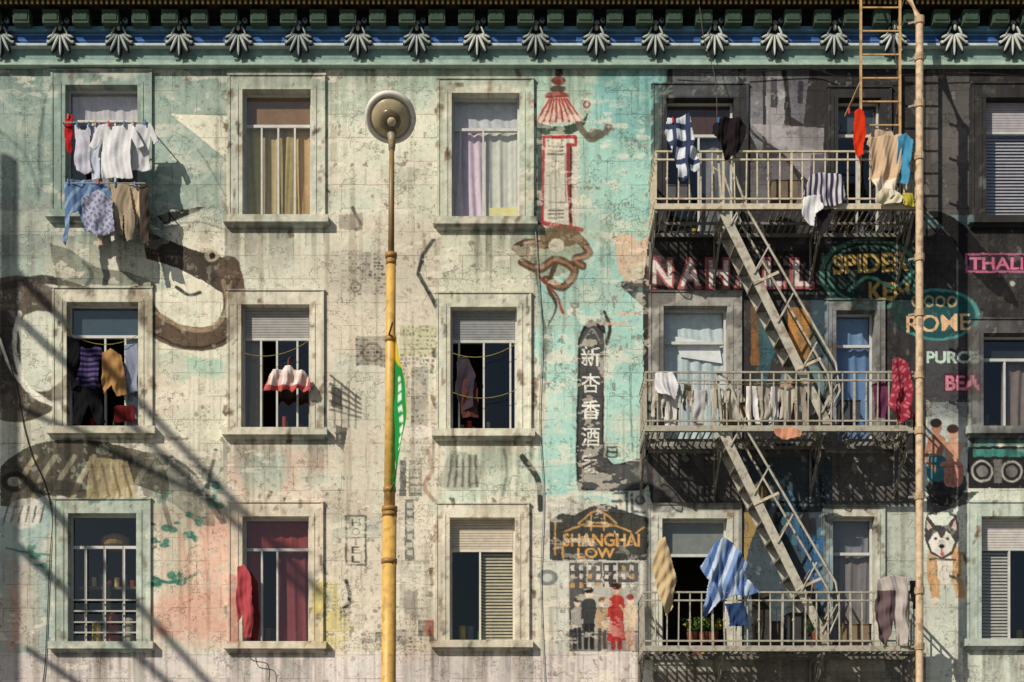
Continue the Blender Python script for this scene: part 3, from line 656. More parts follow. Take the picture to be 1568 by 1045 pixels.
    for k in range(8):
        bx=r.uniform(x0,x1-.2); bz=z0+r.uniform(-.05,.2); yy=r.uniform(.32,.7); cc=r.choice([(140,54,44),(180,156,60),(100,106,120),(170,160,150),(64,90,64)])
        inn.tube([(bx+.1,yy,bz-.1),(bx+.1,yy,bz+r.uniform(.05,.25))],r.uniform(.03,.08),cc)
cu.add([(-.35,.2,11.35),(.08,.2,11.35),(.08,.2,11.62),(-.35,.2,11.6)],[(0,1,2,3)],(230,220,160))
cu.add([(2.5,.2,9.62),(3.2,.2,9.5),(3.25,.2,9.2),(2.6,.2,9.3)],[(0,1,2,3)],(236,238,240))
# kitchen things behind the lower left window
for (q,h,cc) in ((-6.65,.5,(90,60,40)),(-6.45,.3,(180,150,60)),(-6.2,.42,(130,44,40)),(-5.95,.35,(170,160,140)),(-6.3,.9,(70,64,50))):
    inn.tube([(q,.34,4.9),(q,.34,4.9+h),(q,.34,4.95+h)],[.09,.08,.04],cc,10)
inn.box(-6.75,-5.8,.3,.5,4.75,4.9,(120,100,76)); inn.box(-6.75,-5.8,.4,.6,5.75,5.79,(120,100,76))
for q in range(7): inn.tube([(-6.65+q*.12,.45,5.79),(-6.65+q*.12,.45,5.79+.1+.05*(q%3))],.04,[(150,60,40),(190,170,110),(70,96,80)][q%3],8)
inn.ellip((-6.2,.5,6.5),.24,.2,.14,(150,120,70),14,8)
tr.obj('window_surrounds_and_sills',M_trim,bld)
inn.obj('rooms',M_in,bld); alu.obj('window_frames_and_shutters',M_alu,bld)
gl.obj('window_glass',M_glass,bld); cu.obj('curtains_and_blinds',M_curt,bld,smooth=True)
mb=MB()
for q in (918,935,952,968): p=W(103,q);r_=W(211,q); mb.beam((p[0],.06,p[2]),(r_[0],.06,r_[2]),.015,.024,(160,160,156))
for q in range(3): p=W(128+q*29,850); mb.box(p[0]-.007,p[0]+.007,.07,.085,4.9,6.35,(120,120,116))
mb.obj('security_grille',M_alu,bld)

# ---------------- cornice ----------------
mb=MB(); XA,XB=-9.5,9.5
def band(py_t,py_b,d,col):
    zt_=W(0,py_t,d)[2];zb_=W(0,py_b,d)[2]; mb.box(XA,XB,-d,0.0,zb_,zt_,col); return zb_,zt_
band(91,101,.09,(146,168,156)); band(96,99.5,.12,(156,176,164))
band(70,91,.055,(122,150,146)); band(66,70,.16,(176,188,186)); band(47,66,.11,(44,80,146)); band(52,54,.118,(90,136,174)); band(61,63,.118,(90,136,174)); band(40,47,.18,(86,126,148)); band(30,40,.12,(16,20,22))
band(8,30,.16,(10,14,14)); band(0,8,.34,(34,32,28)); band(-40,0,.42,(40,44,40))
z_=W(0,-6,.42)[2]; mb.box(XA,XB,-.58,0,z_,z_+.5,(44,46,44))
x=-9.2
while x<9.2:
    a_=W(0,11,.38)[2]; b_=W(0,37,.30)[2]
    mb.box(x-.125,x+.125,-.33,-.1,b_,a_,(58,76,64)); mb.box(x-.1,x+.1,-.345,-.33,b_+.04,a_-.04,(50,70,58)); x+=.4585*21.5/22
x=-9.2
while x<9.2:
    q=W(0,4,.44)[2]; mb.box(x-.018,x+.018,-.45,-.42,q-.02,q+.03,(140,112,60)); x+=.08
mb.obj('cornice',M_trim,bld,bevel=.006)
orn=MB()
def leaf(cx,cz,ang,l,w,col,y=-.2,t=.03):
    R=Matrix.Rotation(ang,3,'Y')
    orn.ellip(Vector((cx,y,cz))+R@Vector((0,0,-l/2)),w/2,t,l/2,col,10,7,R)
for k in range(-1,20):
    px=92+k*91.2
    if px>1680: continue
    cx_,_,cz_=W(px,48,.18); cx_+=random.uniform(-.01,.01)
    cr=random.choice([(176,184,180),(164,172,168),(186,190,184),(150,160,158)]);dk_=(24,30,36)
    orn.ellip((cx_,-.18,cz_+.08),.12,.04,.10,dk_,12,8); orn.ellip((cx_,-.21,cz_+.11),.05,.03,.035,(120,128,126),10,6); orn.ellip((cx_,-.225,cz_+.03),.028,.02,.05,(150,158,154),10,6)
    for sgn in (-1,1):
        orn.ellip((cx_+sgn*.095,-.19,cz_+.15),.045,.04,.045,(112,132,134),10,6); orn.ellip((cx_+sgn*.095,-.228,cz_+.15),.02,.012,.02,dk_,8,5)
        leaf(cx_+sgn*.05,cz_+.06,-sgn*.45,.16,.03,cr,-.21)
    for q,(an,l) in enumerate([(-1.25,.21),(-.85,.26),(-.42,.32),(0,.36),(.42,.32),(.85,.26),(1.25,.21)]):
        leaf(cx_,cz_-.03,an,l+.02,.11,dk_,-.17,.02)
        leaf(cx_+math.sin(-an)*.03,cz_-.05,an,l-.03,.038 if q%2 else .046,cr,-.2,.022)
    for sgn in (-1,1): orn.ellip((cx_+sgn*.18,-.19,cz_-.17),.035,.02,.022,cr,8,5)
orn.obj('cornice_leaf_ornaments',M_trim,bld,smooth=True)

# ---------------- fire escape ----------------
fe=empty('fire_escape'); iron=(112,110,102); irl=(190,180,158); irc=(160,156,142)
m=MB()
levels=[(315,232,1003,1403,irl),(655,570,988,1398,irc),(992,907,985,1410,irc)]
Z=[];dep=1.0
hole=(1098,1180)
for li,(pf,pr,xa,xb,rc) in enumerate(levels):
    zf=W(0,pf,dep)[2];zr=W(0,pr,dep)[2];X0=W(xa,0,dep)[0];X1=W(xb,0,dep)[0];Z.append(zf)
    m.box(X0,X1,-dep,-dep+.015,zf-.05,zf+.03,rc); m.box(X0,X1,-dep+.015,-dep+.07,zf-.05,zf-.035,iron)
    m.box(X0,X0+.015,-dep+.015,-.02,zf-.05,zf+.03,rc); m.box(X1-.015,X1,-dep+.015,-.02,zf-.05,zf+.03,rc)
    m.box(X0+.015,X1-.015,-.06,-.03,zf-.05,zf+.0,iron)
    m.box(X0+.015,X1-.015,-.5,-.47,zf-.055,zf-.02,iron)
    hx0=W(hole[0],0,.7)[0];hx1=W(hole[1],0,.7)[0]
    x=X0+.05
    while x<X1-.04:
        if li<2 and hx0<x<hx1: m.box(x-.007,x+.007,-.45,-.06,zf-.012,zf+.012,iron)
        else: m.box(x-.009,x+.009,-dep+.015,-.06,zf-.012,zf+.012,iron)
        x+=.095
    for zz,w_ in ((zr,.035),(zr-.12,.018),(zf+.1,.018)):
        m.box(X0,X1,-dep-.004,-dep-.004+w_,zz-.012,zz+.012,rc)
        m.box(X0-.003,X0-.003+w_,-dep+w_,-.01,zz-.012,zz+.012,rc); m.box(X1-w_+.003,X1+.003,-dep+w_,-.01,zz-.012,zz+.012,rc)
    n=int((X1-X0)/.165)
    for k in range(n+1):
        x=X0+.01+(X1-X0-.02)*k/n; lx=random.uniform(-.014,.014)
        m.beam((x,-dep+.012,zf),(x+lx,-dep+.012,zr),.018 if k%6 else .032,.018,rc)
        if k%3==1: m.ellip((x+lx/2,-dep+.012,(zf+zr)/2),.022,.022,.03,rc,6,4)
    for k in range(1,6):
        y=-dep+k*dep/6
        for xx in (X0+.008,X1-.008): m.beam((xx,y,zf),(xx,y,zr),.018,.018,rc)
    for bx in (X0+.02,W(1108,0,dep)[0],W(1262,0,dep)[0],X1-.02):
        m.beam((bx,-dep+.06,zf-.07),(bx,-.01,zf-.75),.03,.045,iron); m.beam((bx,-dep+.02,zf-.075),(bx,-.01,zf-.075),.03,.045,iron)
        m.beam((bx,-.02,zf-.05),(bx,-.02,zf-.85),.03,.02,iron)
        pts=[(bx,-.55+.2*math.cos(t),zf-.28+.14*math.sin(t)) for t in np.linspace(0,5.5,10)]; m.tube(pts,.01,iron,5)
m.obj('balconies_and_railings',M_metal,fe)
m=MB()
for li in (0,1):
    z1=Z[li];z0=Z[li+1]
    xt=W(1104,0,.9)[0]; xb=W(1268,0,.9)[0]; stc=(172,168,154)
    for y in (-.93,-.47):
        m.beam((xt,y,z1),(xb,y,z0+.03),.022,.13,stc,up=(0,0,1))
    n=12
    for k in range(1,n):
        t=k/n; x=xt+(xb-xt)*t; z=z1+(z0-z1)*t
        m.box(x-.07,x+.07,-.92,-.48,z-.008,z+.008,iron); m.box(x-.075,x-.065,-.92,-.48,z-.035,z+.0,iron)
    for y in (-.96,-.45):
        pts=[(xt-.08,y,z1+.83),(xt+.1,y,z1+.72),(xt+.38,y,z1-.05),(xb+.1,y,z0+.95),(xb+.16,y,z0+.55),(xb,y,z0+.2)]
        m.tube(pts,.018,stc,6)
        for t in (.08,.3,.52,.74,.93):
            px_=xt+(xb-xt)*t;pz=z1+(z0-z1)*t; m.beam((px_,y,pz),(px_+.23,y,pz+.42),.014,.022,stc)
        m.beam((xt,y,z1),(xt-.06,y,z1+.83),.03,.03,stc)
    for t in (.33,.72):
        px_=xt+(xb-xt)*t;pz=z1+(z0-z1)*t; m.beam((px_-.05,-.95,pz-.05),(px_+.32,-.95,pz+.12),.012,.04,irl)
m.obj('stair_flights',M_metal,fe)
m=MB(); oc=(186,150,102)
for px in (1318,1378):
    b=W(px,240,.98);t=W(px,-60,.98); m.beam((b[0],-.98,b[2]-.05),(b[0],-.98,t[2]),.03,.04,oc); m.tube([(b[0],-.98,t[2]),(b[0],-.8,t[2]+.4),(b[0],-.2,t[2]+.4),(b[0],.2,t[2]-.1)],.02,oc,6)
for q in (-25,12,48,84,120,156,192): 
    p=W(1318,q,.98);r_=W(1378,q,.98); m.beam(p,r_,.02,.02,oc)
m.beam((W(1318,125,.98)[0],-.98,W(0,125,.98)[2]),(W(1318,125,.98)[0],0,W(0,125,.98)[2]),.02,.03,oc)
m.obj('roof_ladder',M_metal,fe)
sp_=MB(); pc=(196,172,142)
xp=W(1408,0,1.08)[0]
pts=[(xp-.02,0.1,15.2),(xp-.1,-.5,15.25),(xp-.12,-.9,W(0,-5,1.08)[2]+.12),(xp+.0,-1.08,W(0,30,1.08)[2]),(xp,-1.08,W(0,500,1.08)[2]),(xp,-1.08,.2)]
sp_.tube(pts,.056,pc,12)
for q in (32,88,160,240,395,480,575,660,760,905,990):
    z=W(0,q,1.08)[2]; sp_.tube([(xp,-1.08,z-.05),(xp,-1.08,z+.05)],.073,(176,152,122),12); sp_.beam((xp,-1.08,z),(xp-.14,-1.0,z),.025,.03,iron)
sp_.beam((xp,-1.08,1.5),(xp,0,1.5),.03,.03,iron)
sp_.obj('standpipe',M_metal,smooth=False)

# ---------------- street lamp ----------------
sl_=empty('street_lamp'); LD=4.0; m=MB(); oc=(202,162,84)
def LP(px,py,d=LD): return Vector(W(px,py,d))
top=LP(600,218)
def interp(z): t=(z)/(top.z); return Vector((LP(592,1400).x+(top.x-LP(592,1400).x)*t,-LD,z))
def seg(pyt,pyb,rt,rb,col):
    zt_=LP(0,pyt).z; zb_=max(.1,LP(0,pyb).z); a_=interp(zb_);b_=interp(zt_)
    m.tube([a_,a_.lerp(b_,.5),b_],[rb,(rt+rb)/2,rt],col,16)
seg(215,392,.03,.04,(130,104,66)); seg(392,780,.058,.07,oc); seg(780,1500,.088,.1,oc)
for q,r_ in ((392,.075),(402,.065),(780,.1),(788,.095),(520,.074),(750,.08),(860,.1)):
    p=interp(LP(0,q).z); m.tube([p-Vector((0,0,.03)),p+Vector((0,0,.03))],r_,(150,112,56),16)
m.tube([interp(.1),interp(.35),interp(.6)],[.2,.17,.1],oc,16)
m.obj('pole',M_lamp,sl_,smooth=True)
m=MB(); hc=LP(598,180); R=Matrix.Rotation(math.radians(-42),3,'X')
m.ellip(hc,.30,.30,.20,(206,202,192),32,10,R,0,math.pi/2)
def ringtube(r,t,z,col):
    ring=[hc+R@Vector((r*math.cos(q),r*math.sin(q),z)) for q in np.linspace(0,2*math.pi,41)]; m.tube(ring,t,col,8)
ringtube(.285,.036,-.005,(216,212,202)); ringtube(.25,.014,-.02,(150,144,130))
m.tube([top-Vector((0,0,.1)),top+Vector((0,.03,.06)),hc+Vector((0,.1,-.02))],[.04,.05,.09],(138,128,108),12)
m.obj('housing',vmat('lamp_housing_paint',.5,0,6,.2,.1,60,.5),sl_,smooth=True)
m=MB(); m.ellip(hc,.25,.25,.12,(176,162,130),32,10,R,math.pi/2,math.pi); m.obj('reflector_bowl',vmat('frosted_bowl',0.35,0,5,.45,0,60,.5),sl_,smooth=True)
m=MB(); m.ellip(hc+R@Vector((0,0,-.09)),.14,.14,.055,(104,92,70),18,8,R); m.ellip(hc+R@Vector((0.02,0,-.13)),.06,.06,.03,(210,196,160),14,6,R)
m.obj('bulb_lens',vmat('lens',0.25,0,6,.4,0,60,.6),sl_,smooth=True)
bn=MB(); A=LP(601,515);B=LP(603,755)
ny,nz=14,60;vs=[];fs=[]
for j in range(nz+1):
    t=j/nz
    for i_ in range(ny+1):
        s=i_/ny; bulge=math.sin(math.pi*t)**.8
        vs.append((A.x+.03+s*(.02+.15*bulge)+.012*math.sin(9*t+3*s)+.006*math.sin(23*t),-LD-.02-s*.42,A.z+(B.z-A.z)*t+.05*s-.25*s*(1-t)*(1-t)+s*.04))
def bcol(p):
    s=(-LD-.02-p[1])/.42; t=(A.z-p[2])/(A.z-B.z)
    if t<.16+.12*s or s>.93: return (216,196,64)
    if .3<t<.75 and .4<s<.68 and (int(t*46)%3!=0): return (226,232,222)
    return (34,146,72)
for j in range(nz):
    for i_ in range(ny): a_=j*(ny+1)+i_; fs.append((a_,a_+1,a_+ny+2,a_+ny+1))
bn.add(vs,fs,bcol); ob=bn.obj('banner',M_cloth,sl_,smooth=True)
bn=MB()
for p in (A,B): bn.beam((p.x-.05,-LD,p.z),(p.x+.04,-LD-.46,p.z),.02,.02,(90,80,60))
bn.obj('banner_brackets',M_metal,sl_)

# ---------------- laundry ----------------
def inpoly(x,y,pts):
    c=False;n=len(pts)
    for i in range(n):
        x0,y0=pts[i];x1,y1=pts[(i+1)%n]
        if (y0>y)!=(y1>y) and x<(x1-x0)*(y-y0)/(y1-y0)+x0: c=not c
    return c
def garment(name,pts,d,col,amp=.03,seed=0,freq=None,slant=None,edge=None):
    r=random.Random(seed*17+len(name)); xa=[p[0] for p in pts];ya=[p[1] for p in pts]
    x0,x1,y0,y1=min(xa),max(xa),min(ya),max(ya); st=1.2
    nx=int((x1-x0)/st)+2;ny=int((y1-y0)/st)+2
    f=freq or r.uniform(.15,.27); p1=r.random()*6;p2=r.random()*6;p3=r.random()*6
    slant=r.uniform(-.35,.35) if slant is None else slant
    ph_=[(r.uniform(-.25,.25),r.uniform(.05,.3),r.random()*6,r.uniform(.3,.7)) for _ in range(4)]
    idx={};vs=[];fs=[];cs=[]
    def vert(i,j):
        if (i,j) in idx: return idx[(i,j)]
        px=x0+i*st;py=y0+j*st; t=(py-y0)/(y1-y0+1e-6)
        u=px+slant*(py-y0)*(1-.6*t)
        w_=.8*math.sin(u*f+p1+1.3*math.sin(py*.06+p2))
        w_+=.35*abs(math.sin(u*f*1.9+p2+.9*math.sin(py*.07+p3)))
        for (a1,a2,a3,a4) in ph_: w_+=a4*.38*math.sin(px*a1*1.6+py*a2+a3+math.sin(px*.12+a3))
        dd=d+amp*w_*(.5+.7*t)
        wx,_,wz=W(px+.9*math.sin(py*.11+p1)*t*2,py,d)
        vs.append((wx,-dd,wz)); idx[(i,j)]=len(vs)-1
        c=col(px,py) if callable(col) else col
        cs.append(L4(c)); return len(vs)-1
    for j in range(ny):
        for i in range(nx):
            if inpoly(x0+(i+.5)*st,y0+(j+.5)*st,pts):
                fs.append((vert(i,j),vert(i,j+1),vert(i+1,j+1),vert(i+1,j)))
    g=MB(); g.v=vs;g.f=fs;g.c=cs
    o=g.obj(name,M_cloth,smooth=True); sm=o.modifiers.new('soft','SMOOTH'); sm.iterations=2
    so=o.modifiers.new('thick','SOLIDIFY'); so.thickness=.005; return o
def tee(cx,ty,w,h,lean=0):
    P=[(-.18,0),(-.1,.05),(.1,.05),(.18,0),(.34,.04),(.54,.40),(.40,.47),(.29,.27),(.31,.98),(.1,1.0),(-.12,.97),(-.30,1.0),(-.28,.28),(-.41,.49),(-.54,.42),(-.34,.04)]
    return [(cx+x*w+lean*y*h,ty+y*h) for x,y in P]
def pants(cx,ty,w,h,lean=0):
    P=[(-.4,0),(.4,0),(.46,.4),(.5,.98),(.14,1.0),(.04,.42),(-.06,.44),(-.2,.97),(-.5,.94),(-.46,.4)]
    return [(cx+x*w+lean*y*h,ty+y*h) for x,y in P]
WH=(222,222,226)
G=garment
G('red_cloth',[(99,180),(112,176),(113,210),(108,236),(100,232)],.36,(168,34,42),seed=1)
G('undershirt',[(114,192),(120,190),(124,200),(132,200),(134,190),(140,192),(138,215),(140,262),(128,268),(116,262)],.42,(200,200,214),seed=2,amp=.02)
G('shirt',[(140,192),(152,188),(158,215),(155,240),(153,275),(140,276),(136,240)],.40,(190,196,212),seed=3,amp=.02)
G('t_shirt',tee(178,189,78,86),.5,WH,seed=4,amp=.022)
G('t_shirt',tee(213,187,56,76),.42,(208,210,214),seed=5,amp=.022)
G('denim_jacket',[(98,282),(112,275),(160,278),(172,300),(172,330),(158,338),(150,360),(128,354),(122,325),(108,330),(104,378),(97,372),(99,330)],.46,lambda x,y:(88,116,156) if math.sin(x*.3+y*.22)>-.5 else (134,160,190),seed=6,amp=.05)
G('patterned_shirt',[(126,304),(150,290),(172,305),(176,356),(150,362),(128,350)],.55,lambda x,y:(120,124,156) if (math.sin(x*.55+math.sin(y*.3))*math.sin(y*.6+math.sin(x*.4)))>.2 else (170,172,192),seed=7)
G('trousers',[(168,282),(198,282),(206,330),(206,368),(196,372),(186,320),(190,360),(178,356)],.48,(166,150,130),seed=8)
G('trousers',[(196,282),(228,284),(230,372),(216,374),(212,330),(206,366),(198,360)],.44,lambda x,y:(200,180,152) if x<214 else (70,62,56),seed=9)
G('sock',[(150,360),(156,358),(158,376),(152,378)],.5,(210,180,150),seed=10); G('sock',[(170,352),(176,350),(178,370),(172,372)],.5,(200,190,180),seed=10)
def cline(name,pts,r=.006,col=(60,60,58)):
    g=MB(); g.tube(pts,r,col,5); return g.obj(name,M_metal)
def rack(py,xa,xb,d):
    g=MB(); p=W(xa,py,d);q=W(xb,py,d); g.tube([p,q],.01,(150,150,150),6)
    for z in (p,q): g.tube([z,(z[0],0.05,z[2]+.05)],.01,(150,150,150),6)
    return g.obj('drying_rack',M_metal)
rack(188,96,226,.43); rack(281,100,222,.48)
g=MB()
for (px,py,d) in [(104,178,.37),(118,190,.43),(136,190,.43),(146,188,.41),(166,189,.51),(190,189,.51),(204,187,.43),(222,187,.43),(104,278,.48),(150,278,.48),(176,282,.49),(206,282,.46),(1030,184,1.07),(1100,184,1.06),(1300,170,1.1)]:
    p=W(px,py,d+.015); g.box(p[0]-.01,p[0]+.01,p[1]-.012,p[1]+.012,p[2]-.045,p[2]+.035,random.choice([(190,160,110),(60,110,160),(200,60,50)]))
g.obj('clothes_pegs',M_alu)
G('striped_sweater',tee(136,530,56,66),.0,lambda x,y:(90,76,126) if int(y/4)%2 else (38,34,54),seed=11)
G('tan_jacket',[(156,540),(170,534),(186,544),(196,604),(180,608),(172,590),(160,604),(156,580)],.02,(168,130,84),seed=12)
G('black_trousers',[(112,590),(150,596),(164,648),(150,654),(136,620),(126,654),(112,650)],.0,(22,22,26),seed=13)
G('black_top',[(103,515),(122,520),(124,590),(108,598),(103,560)],.02,(20,20,24),seed=14)
G('red_shirt',[(174,622),(206,620),(208,646),(176,648)],-.08,(100,32,36),seed=15)
G('pale_towel',[(190,528),(212,526),(212,600),(196,602)],-.05,(140,150,172),seed=35)
def sag(n,a,b,d,s,col=(150,140,60)):
    return cline(n,[W(a[0]+(b[0]-a[0])*t,a[1]+(b[1]-a[1])*t+s*4*t*(1-t),d) for t in np.linspace(0,1,9)],.005,col)
sag('clothesline',(103,508),(214,512),.02,18); sag('clothesline',(370,540),(476,520),.0,14); sag('clothesline',(690,540),(793,525),.0,14); sag('clothesline',(690,600),(793,596),.0,12)
G('dark_clothes',[(700,548),(716,545),(728,575),(724,625),(706,630),(698,600)],-.03,(60,54,64),seed=16)
G('dark_clothes',[(706,580),(730,585),(734,640),(708,640)],-.06,(90,56,52),seed=17)
def skc(x,y):
    if y>590 or x<411 or x>472: return (190,92,90)
    return (226,214,208) if (y<574 or int((x-441)/9+20)%2) else (214,182,176)
G('pink_white_skirt',[(436,560),(446,560),(450,566),(466,568),(474,580),(479,598),(466,601),(460,596),(450,602),(442,596),(432,601),(424,596),(414,601),(404,598),(410,578),(418,566),(432,566)],.16,skc,seed=70,amp=.05,freq=.3,slant=0)
g=MB(); p=W(441,562,.16); g.tube([p,(p[0],p[1]+.02,p[2]+.12),(p[0]+.03,p[1]+.02,p[2]+.15)],.006,(170,60,50),6); g.obj('hanger_hook',M_metal)
G('red_curtain_cloth',[(363,868),(374,864),(384,880),(388,930),(387,976),(376,978),(370,940),(362,954)],.12,(180,78,86),seed=18,amp=.03)
def plaid(x,y): return (56,68,96) if (int(x/7)%3==0 or int(y/9)%3==0) else (210,216,226)
G('plaid_shirt',[(1022,180),(1034,184),(1046,178),(1056,172),(1060,200),(1072,250),(1070,262),(1056,262),(1052,274),(1038,276),(1036,250),(1026,225),(1018,205)],1.06,plaid,seed=19,amp=.045)
G('black_shirt',[(1092,190),(1106,180),(1132,180),(1144,192),(1140,210),(1130,236),(1112,246),(1104,222),(1090,206)],1.05,(34,28,31),seed=20,amp=.05)
G('orange_red_cloth',[(1308,172),(1316,165),(1324,172),(1326,205),(1322,238),(1312,242),(1307,210)],1.1,(206,56,28),seed=21)
G('tan_blanket',[(1330,212),(1350,208),(1380,206),(1380,250),(1370,300),(1356,310),(1344,300),(1334,270)],1.05,lambda x,y:(200,174,146) if y<275 else (224,214,198),seed=22,amp=.05)
G('cream_cloth',[(1340,300),(1352,288),(1370,290),(1382,302),(1380,312),(1340,312)],1.1,(206,198,172),seed=36)
G('blue_shirt',[(1374,210),(1388,204),(1398,214),(1394,260),(1388,284),(1378,280),(1374,245)],1.08,(74,146,184),seed=23)
G('striped_shirt',[(1240,268),(1262,264),(1290,268),(1296,300),(1290,312),(1262,318),(1240,312),(1230,300)],1.05,lambda x,y:(198,198,206) if int(x/4)%2 else (60,52,76),seed=24,amp=.04)
G('white_shorts',[(1230,302),(1258,298),(1262,320),(1250,328),(1246,346),(1238,344),(1228,330)],1.08,WH,seed=25)
G('dark_towel',[(1250,322),(1276,320),(1270,352),(1258,362),(1252,348)],1.02,(40,36,40),seed=26)
G('yellow_green_cloth',[(1382,296),(1398,296),(1400,316),(1384,316)],1.05,(180,170,66),seed=37)
G('grey_trousers',pants(1255,236,30,66),.6,(90,88,96),seed=81); G('cream_shirt',tee(1350,196,44,60),.7,(196,176,150),seed=82)
xs_=1000
items=[(18,50,(190,184,170),0),(24,70,(214,212,208),1),(14,44,(150,138,120),0),(22,62,(196,196,198),1),(18,70,(206,200,186),0),(26,50,(186,180,168),1),(20,66,(226,224,222),0),(22,58,(166,158,146),1),(16,72,(206,204,206),0),(24,52,(196,190,176),1),(20,66,(154,144,130),0)]
for k,(w_,h,c,kind) in enumerate(items):
    ty=588+random.uniform(-4,8)
    if kind: G('work_shirt',tee(xs_+w_/2,ty,w_*1.35,h,random.uniform(-.08,.08)),random.choice([.9,.93,.96]),c,seed=40+k,amp=.03)
    else: G('trousers',pants(xs_+w_/2,ty,w_*1.05,h,random.uniform(-.08,.08)),random.choice([.9,.93,.96]),c,seed=40+k,amp=.025)
    xs_+=w_+random.uniform(-3,5)
cline('clothesline',[W(x_,586+3*math.sin((x_-990)/80),.93) for x_ in range(990,1260,20)],.006,(150,140,90))
g=MB()
for (px,py,w_,h_,c) in [(1128,648,40,26,(150,120,84)),(1170,646,30,34,(96,110,124)),(1205,645,34,22,(120,96,74)),(1020,648,36,18,(90,100,96)),(1300,648,30,30,(60,64,70)),(1175,985,40,30,(70,66,60)),(1220,986,30,44,(54,54,56)),(1310,985,44,26,(120,104,84)),(1040,310,36,20,(80,80,84)),(1200,308,40,26,(110,96,80))]:
    a_=W(px-w_/2,py,.7);b_=W(px+w_/2,py-h_,.7); g.box(a_[0],b_[0],-.8,-.5,a_[2],b_[2],c); g.box(a_[0]-.01,b_[0]+.01,-.81,-.49,b_[2],b_[2]+.02,tuple(int(q*.8) for q in c))
g.obj('storage_crates',M_trim,bevel=.006)
# broom leaning on the lowest balcony
g=MB(); p=Vector(W(1232,985,.6)); q=Vector(W(1246,880,.35)); g.tube([p,q],.012,(150,110,60),6); g.tube([p-Vector((0,0,.02)),p+Vector((0,0,.2))],[.09,.03],(170,140,70),10); g.obj('broom',M_metal)
G('white_shirt',[(1003,572),(1030,570),(1040,590),(1034,612),(1018,606),(1004,600)],1.05,WH,seed=60,amp=.05)
G('floral_dress',[(1366,552),(1376,546),(1390,556),(1396,590),(1398,640),(1376,648),(1362,620),(1366,585)],1.05,lambda x,y:(140,46,62) if math.sin(x*.5+math.sin(y*.4))*math.sin(y*.45+math.sin(x*.5))>-.3 else (184,100,114),seed=27,amp=.05)
G('purple_cloth',[(1334,590),(1352,580),(1362,600),(1358,640),(1342,640)],.95,(104,52,84),seed=28)
G('orange_towel',[(1184,656),(1206,654),(1228,660),(1226,670),(1200,674),(1186,666)],1.1,(206,150,122),seed=29)
G('cream_towel',[(1008,828),(1018,822),(1028,850),(1036,890),(1030,930),(1018,944),(1006,900),(998,870)],1.05,(196,174,136),seed=30,amp=.05)
G('blue_striped_sheet',[(1096,830),(1108,824),(1122,830),(1144,862),(1140,880),(1162,908),(1136,914),(1120,912),(1100,922),(1082,946),(1076,930),(1086,890),(1072,868)],1.05,lambda x,y:(190,204,222) if int((x+.35*y)/7)%3==1 else ((76,106,160) if int((x+.35*y)/7)%3==0 else (126,152,194)),seed=31,amp=.07,freq=.2)
G('denim_trousers',[(1110,925),(1140,922),(1144,958),(1118,960)],1.03,(48,70,110),seed=32)
G('grey_jacket',[(1342,888),(1368,880),(1388,886),(1392,930),(1390,986),(1376,990),(1368,950),(1358,988),(1344,980),(1340,930)],1.06,lambda x,y:(182,174,170) if x>1372 or y<905 else (104,88,90),seed=33,amp=.04)
G('black_jacket',[(1392,890),(1406,888),(1408,930),(1396,934)],1.06,(30,28,32),seed=38)
G('dark_blanket',[(1150,905),(1180,905),(1182,985),(1164,978),(1152,960)],.9,(60,58,56),seed=39)
g=MB()
for px in (1060,1078,1092,1250):
    b=Vector(W(px,985,.85)); g.tube([b,b+Vector((0,0,.16))],[.06,.085],(120,74,56),10)
    for k in range(60):
        a_=random.uniform(0,6.28);r_=random.uniform(.02,.14);z=random.uniform(.16,.34); q=b+Vector((r_*math.cos(a_),r_*math.sin(a_),z))
        g.add([q,q+Vector((.05*math.cos(a_),.05*math.sin(a_),.02)),q+Vector((.02,.02,.06))],[(0,1,2)],random.choice([(60,90,40),(40,70,36),(150,140,50)]))
g.obj('potted_plants',M_cloth)
cline('utility_cable',[W(p[0],p[1],.02) for p in curve([(0,512),(22,580),(36,650),(50,700),(66,735),(80,790),(76,860),(70,1000),(66,1045)])],.008,(30,30,30))
cline('utility_cable',[W(p[0],p[1],.03) for p in curve([(820,352),(824,420),(830,520),(826,640),(832,760),(828,900),(834,1045)])],.007,(130,140,134))
cline('utility_cable',[W(p[0],p[1],.6) for p in curve([(1384,0),(1370,60),(1376,140),(1368,205)])],.008,(40,36,34))
cline('utility_cable',[W(p[0],p[1],.4) for p in curve([(1070,0),(1078,60),(1095,120),(1098,190)])],.006,(60,50,44))
cline('utility_cable',[W(p[0],p[1],.1) for p in curve([(1030,108),(1120,112),(1240,106),(1300,118),(1480,112),(1568,118)])],.009,(24,24,26))
cline('utility_cable',[W(p[0],p[1],.1) for p in curve([(380,985),(385,1010),(410,1018),(412,1045)])],.008,(70,60,56))

# ---------------- ground / street ----------------
def simple(name,col,sc=8,rough=.9):
    m=bpy.data.materials.new(name); m.use_nodes=True; N=m.node_tree.nodes;Lk=m.node_tree.links;b=N['Principled BSDF'];b.inputs['Roughness'].default_value=rough
    tc=N.new('ShaderNodeTexCoord');n=N.new('ShaderNodeTexNoise');n.inputs['Scale'].default_value=sc;n.inputs['Detail'].default_value=8;Lk.new(tc.outputs['Object'],n.inputs['Vector'])
    r=N.new('ShaderNodeValToRGB');r.color_ramp.elements[0].color=(col*.7,col*.7,col*.68,1);r.color_ramp.elements[1].color=(col*1.3,col*1.28,col*1.22,1)
    Lk.new(n.outputs['Fac'],r.inputs[0]);Lk.new(r.outputs[0],b.inputs['Base Color']);return m
def sheet(name,x0,x1,y0,y1,z,mat,th=0):
    g=MB(); g.box(x0,x1,y0,y1,z-max(th,.002),z,(90,90,90)); return g.obj(name,mat)
sheet('ground',-400,400,-400,400,-.02,simple('ground_soil',.16))
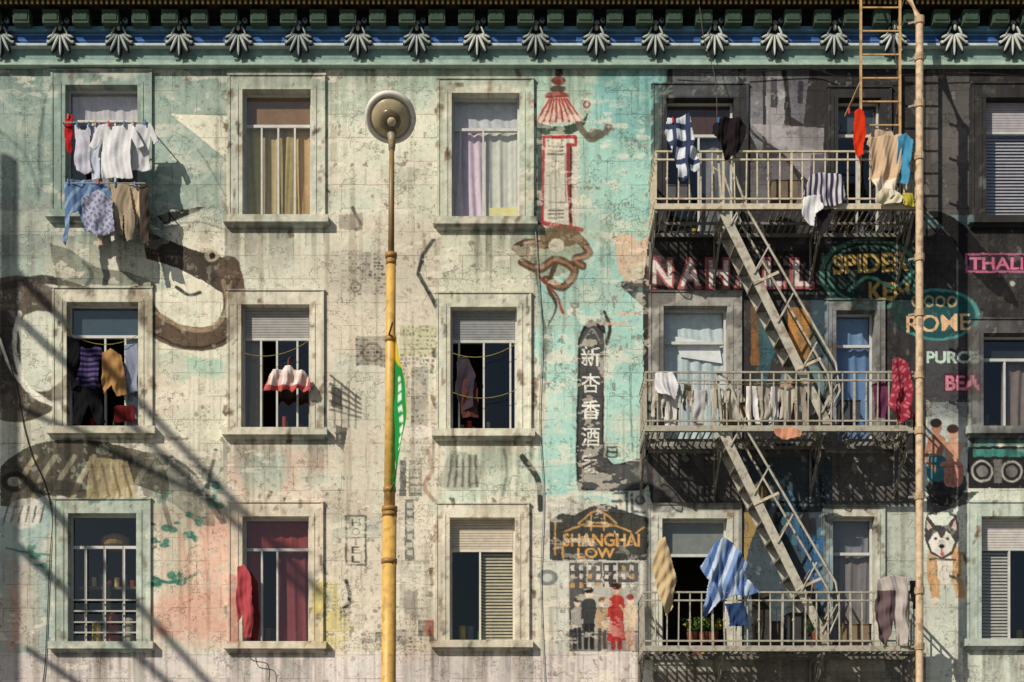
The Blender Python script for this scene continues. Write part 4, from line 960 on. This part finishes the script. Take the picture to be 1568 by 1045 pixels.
sheet('road',-200,200,-16,-5.2,.0,simple('asphalt',.06))
sheet('sidewalk',-200,200,-5.2,-.0,.13,simple('concrete',.32),.15); sheet('sidewalk',-200,200,-30,-16,.13,simple('concrete2',.3),.15)
g=MB()
for k in range(-20,20): g.box(k*6,k*6+3,-10.66,-10.54,.003,.006,(210,180,70))
g.obj('road_markings',M_trim)
up=empty('shadow_caster_pole'); g=MB(); X=-12.2;Yp=-5.0  # unseen pole with arms, added to cast diagonal shadow bars on the wall
g.tube([(X,Yp,0),(X,Yp,17)],[.17,.11],(96,80,62),12)
for (z,l,dz) in ((15.4,5.4,.0),(14.7,5.0,.5),(12.4,5.2,-.3),(11.2,4.6,.6)):
    g.beam((X,Yp,z),(X,Yp-l,z+dz),.09,.1,(96,80,62))
g.beam((X,Yp-.2,13.4),(X+.5,Yp-4.4,15.3),.07,.07,(96,80,62)); g.beam((X,Yp-.3,9.8),(X,Yp-4.5,11.2),.07,.07,(96,80,62))
g.obj('shadow_caster_pole_and_arms',M_metal,up)

# ---------------- light / camera ----------------
v=Vector((.9,1,-.95))
sd=bpy.data.lights.new('sun','SUN'); sd.energy=5.0; sd.angle=math.radians(.5); sd.color=(1,.91,.77)
so=bpy.data.objects.new('sun',sd); scene.collection.objects.link(so); so.rotation_euler=v.to_track_quat('-Z','Y').to_euler()
w=bpy.data.worlds.new('World'); scene.world=w; w.use_nodes=True; N=w.node_tree.nodes
sk=N.new('ShaderNodeTexSky'); sk.sky_type='NISHITA'; sk.sun_disc=False; sk.sun_elevation=math.asin(.95/v.length); sk.sun_rotation=math.atan2(-.9,-1)%(2*math.pi)
bg=N['Background']; bg.inputs[1].default_value=.06; w.node_tree.links.new(sk.outputs[0],bg.inputs[0])
cam=bpy.data.cameras.new('camera'); co=bpy.data.objects.new('camera',cam); scene.collection.objects.link(co)
co.location=(0,-D,HC); co.rotation_euler=(math.pi/2,0,0); cam.sensor_width=36; cam.lens=36*D/15.68; cam.shift_y=787.5/1568; cam.clip_end=1000; cam.clip_start=.1
scene.camera=co
scene.view_settings.view_transform='Standard'; scene.view_settings.look='None'; scene.view_settings.exposure=0
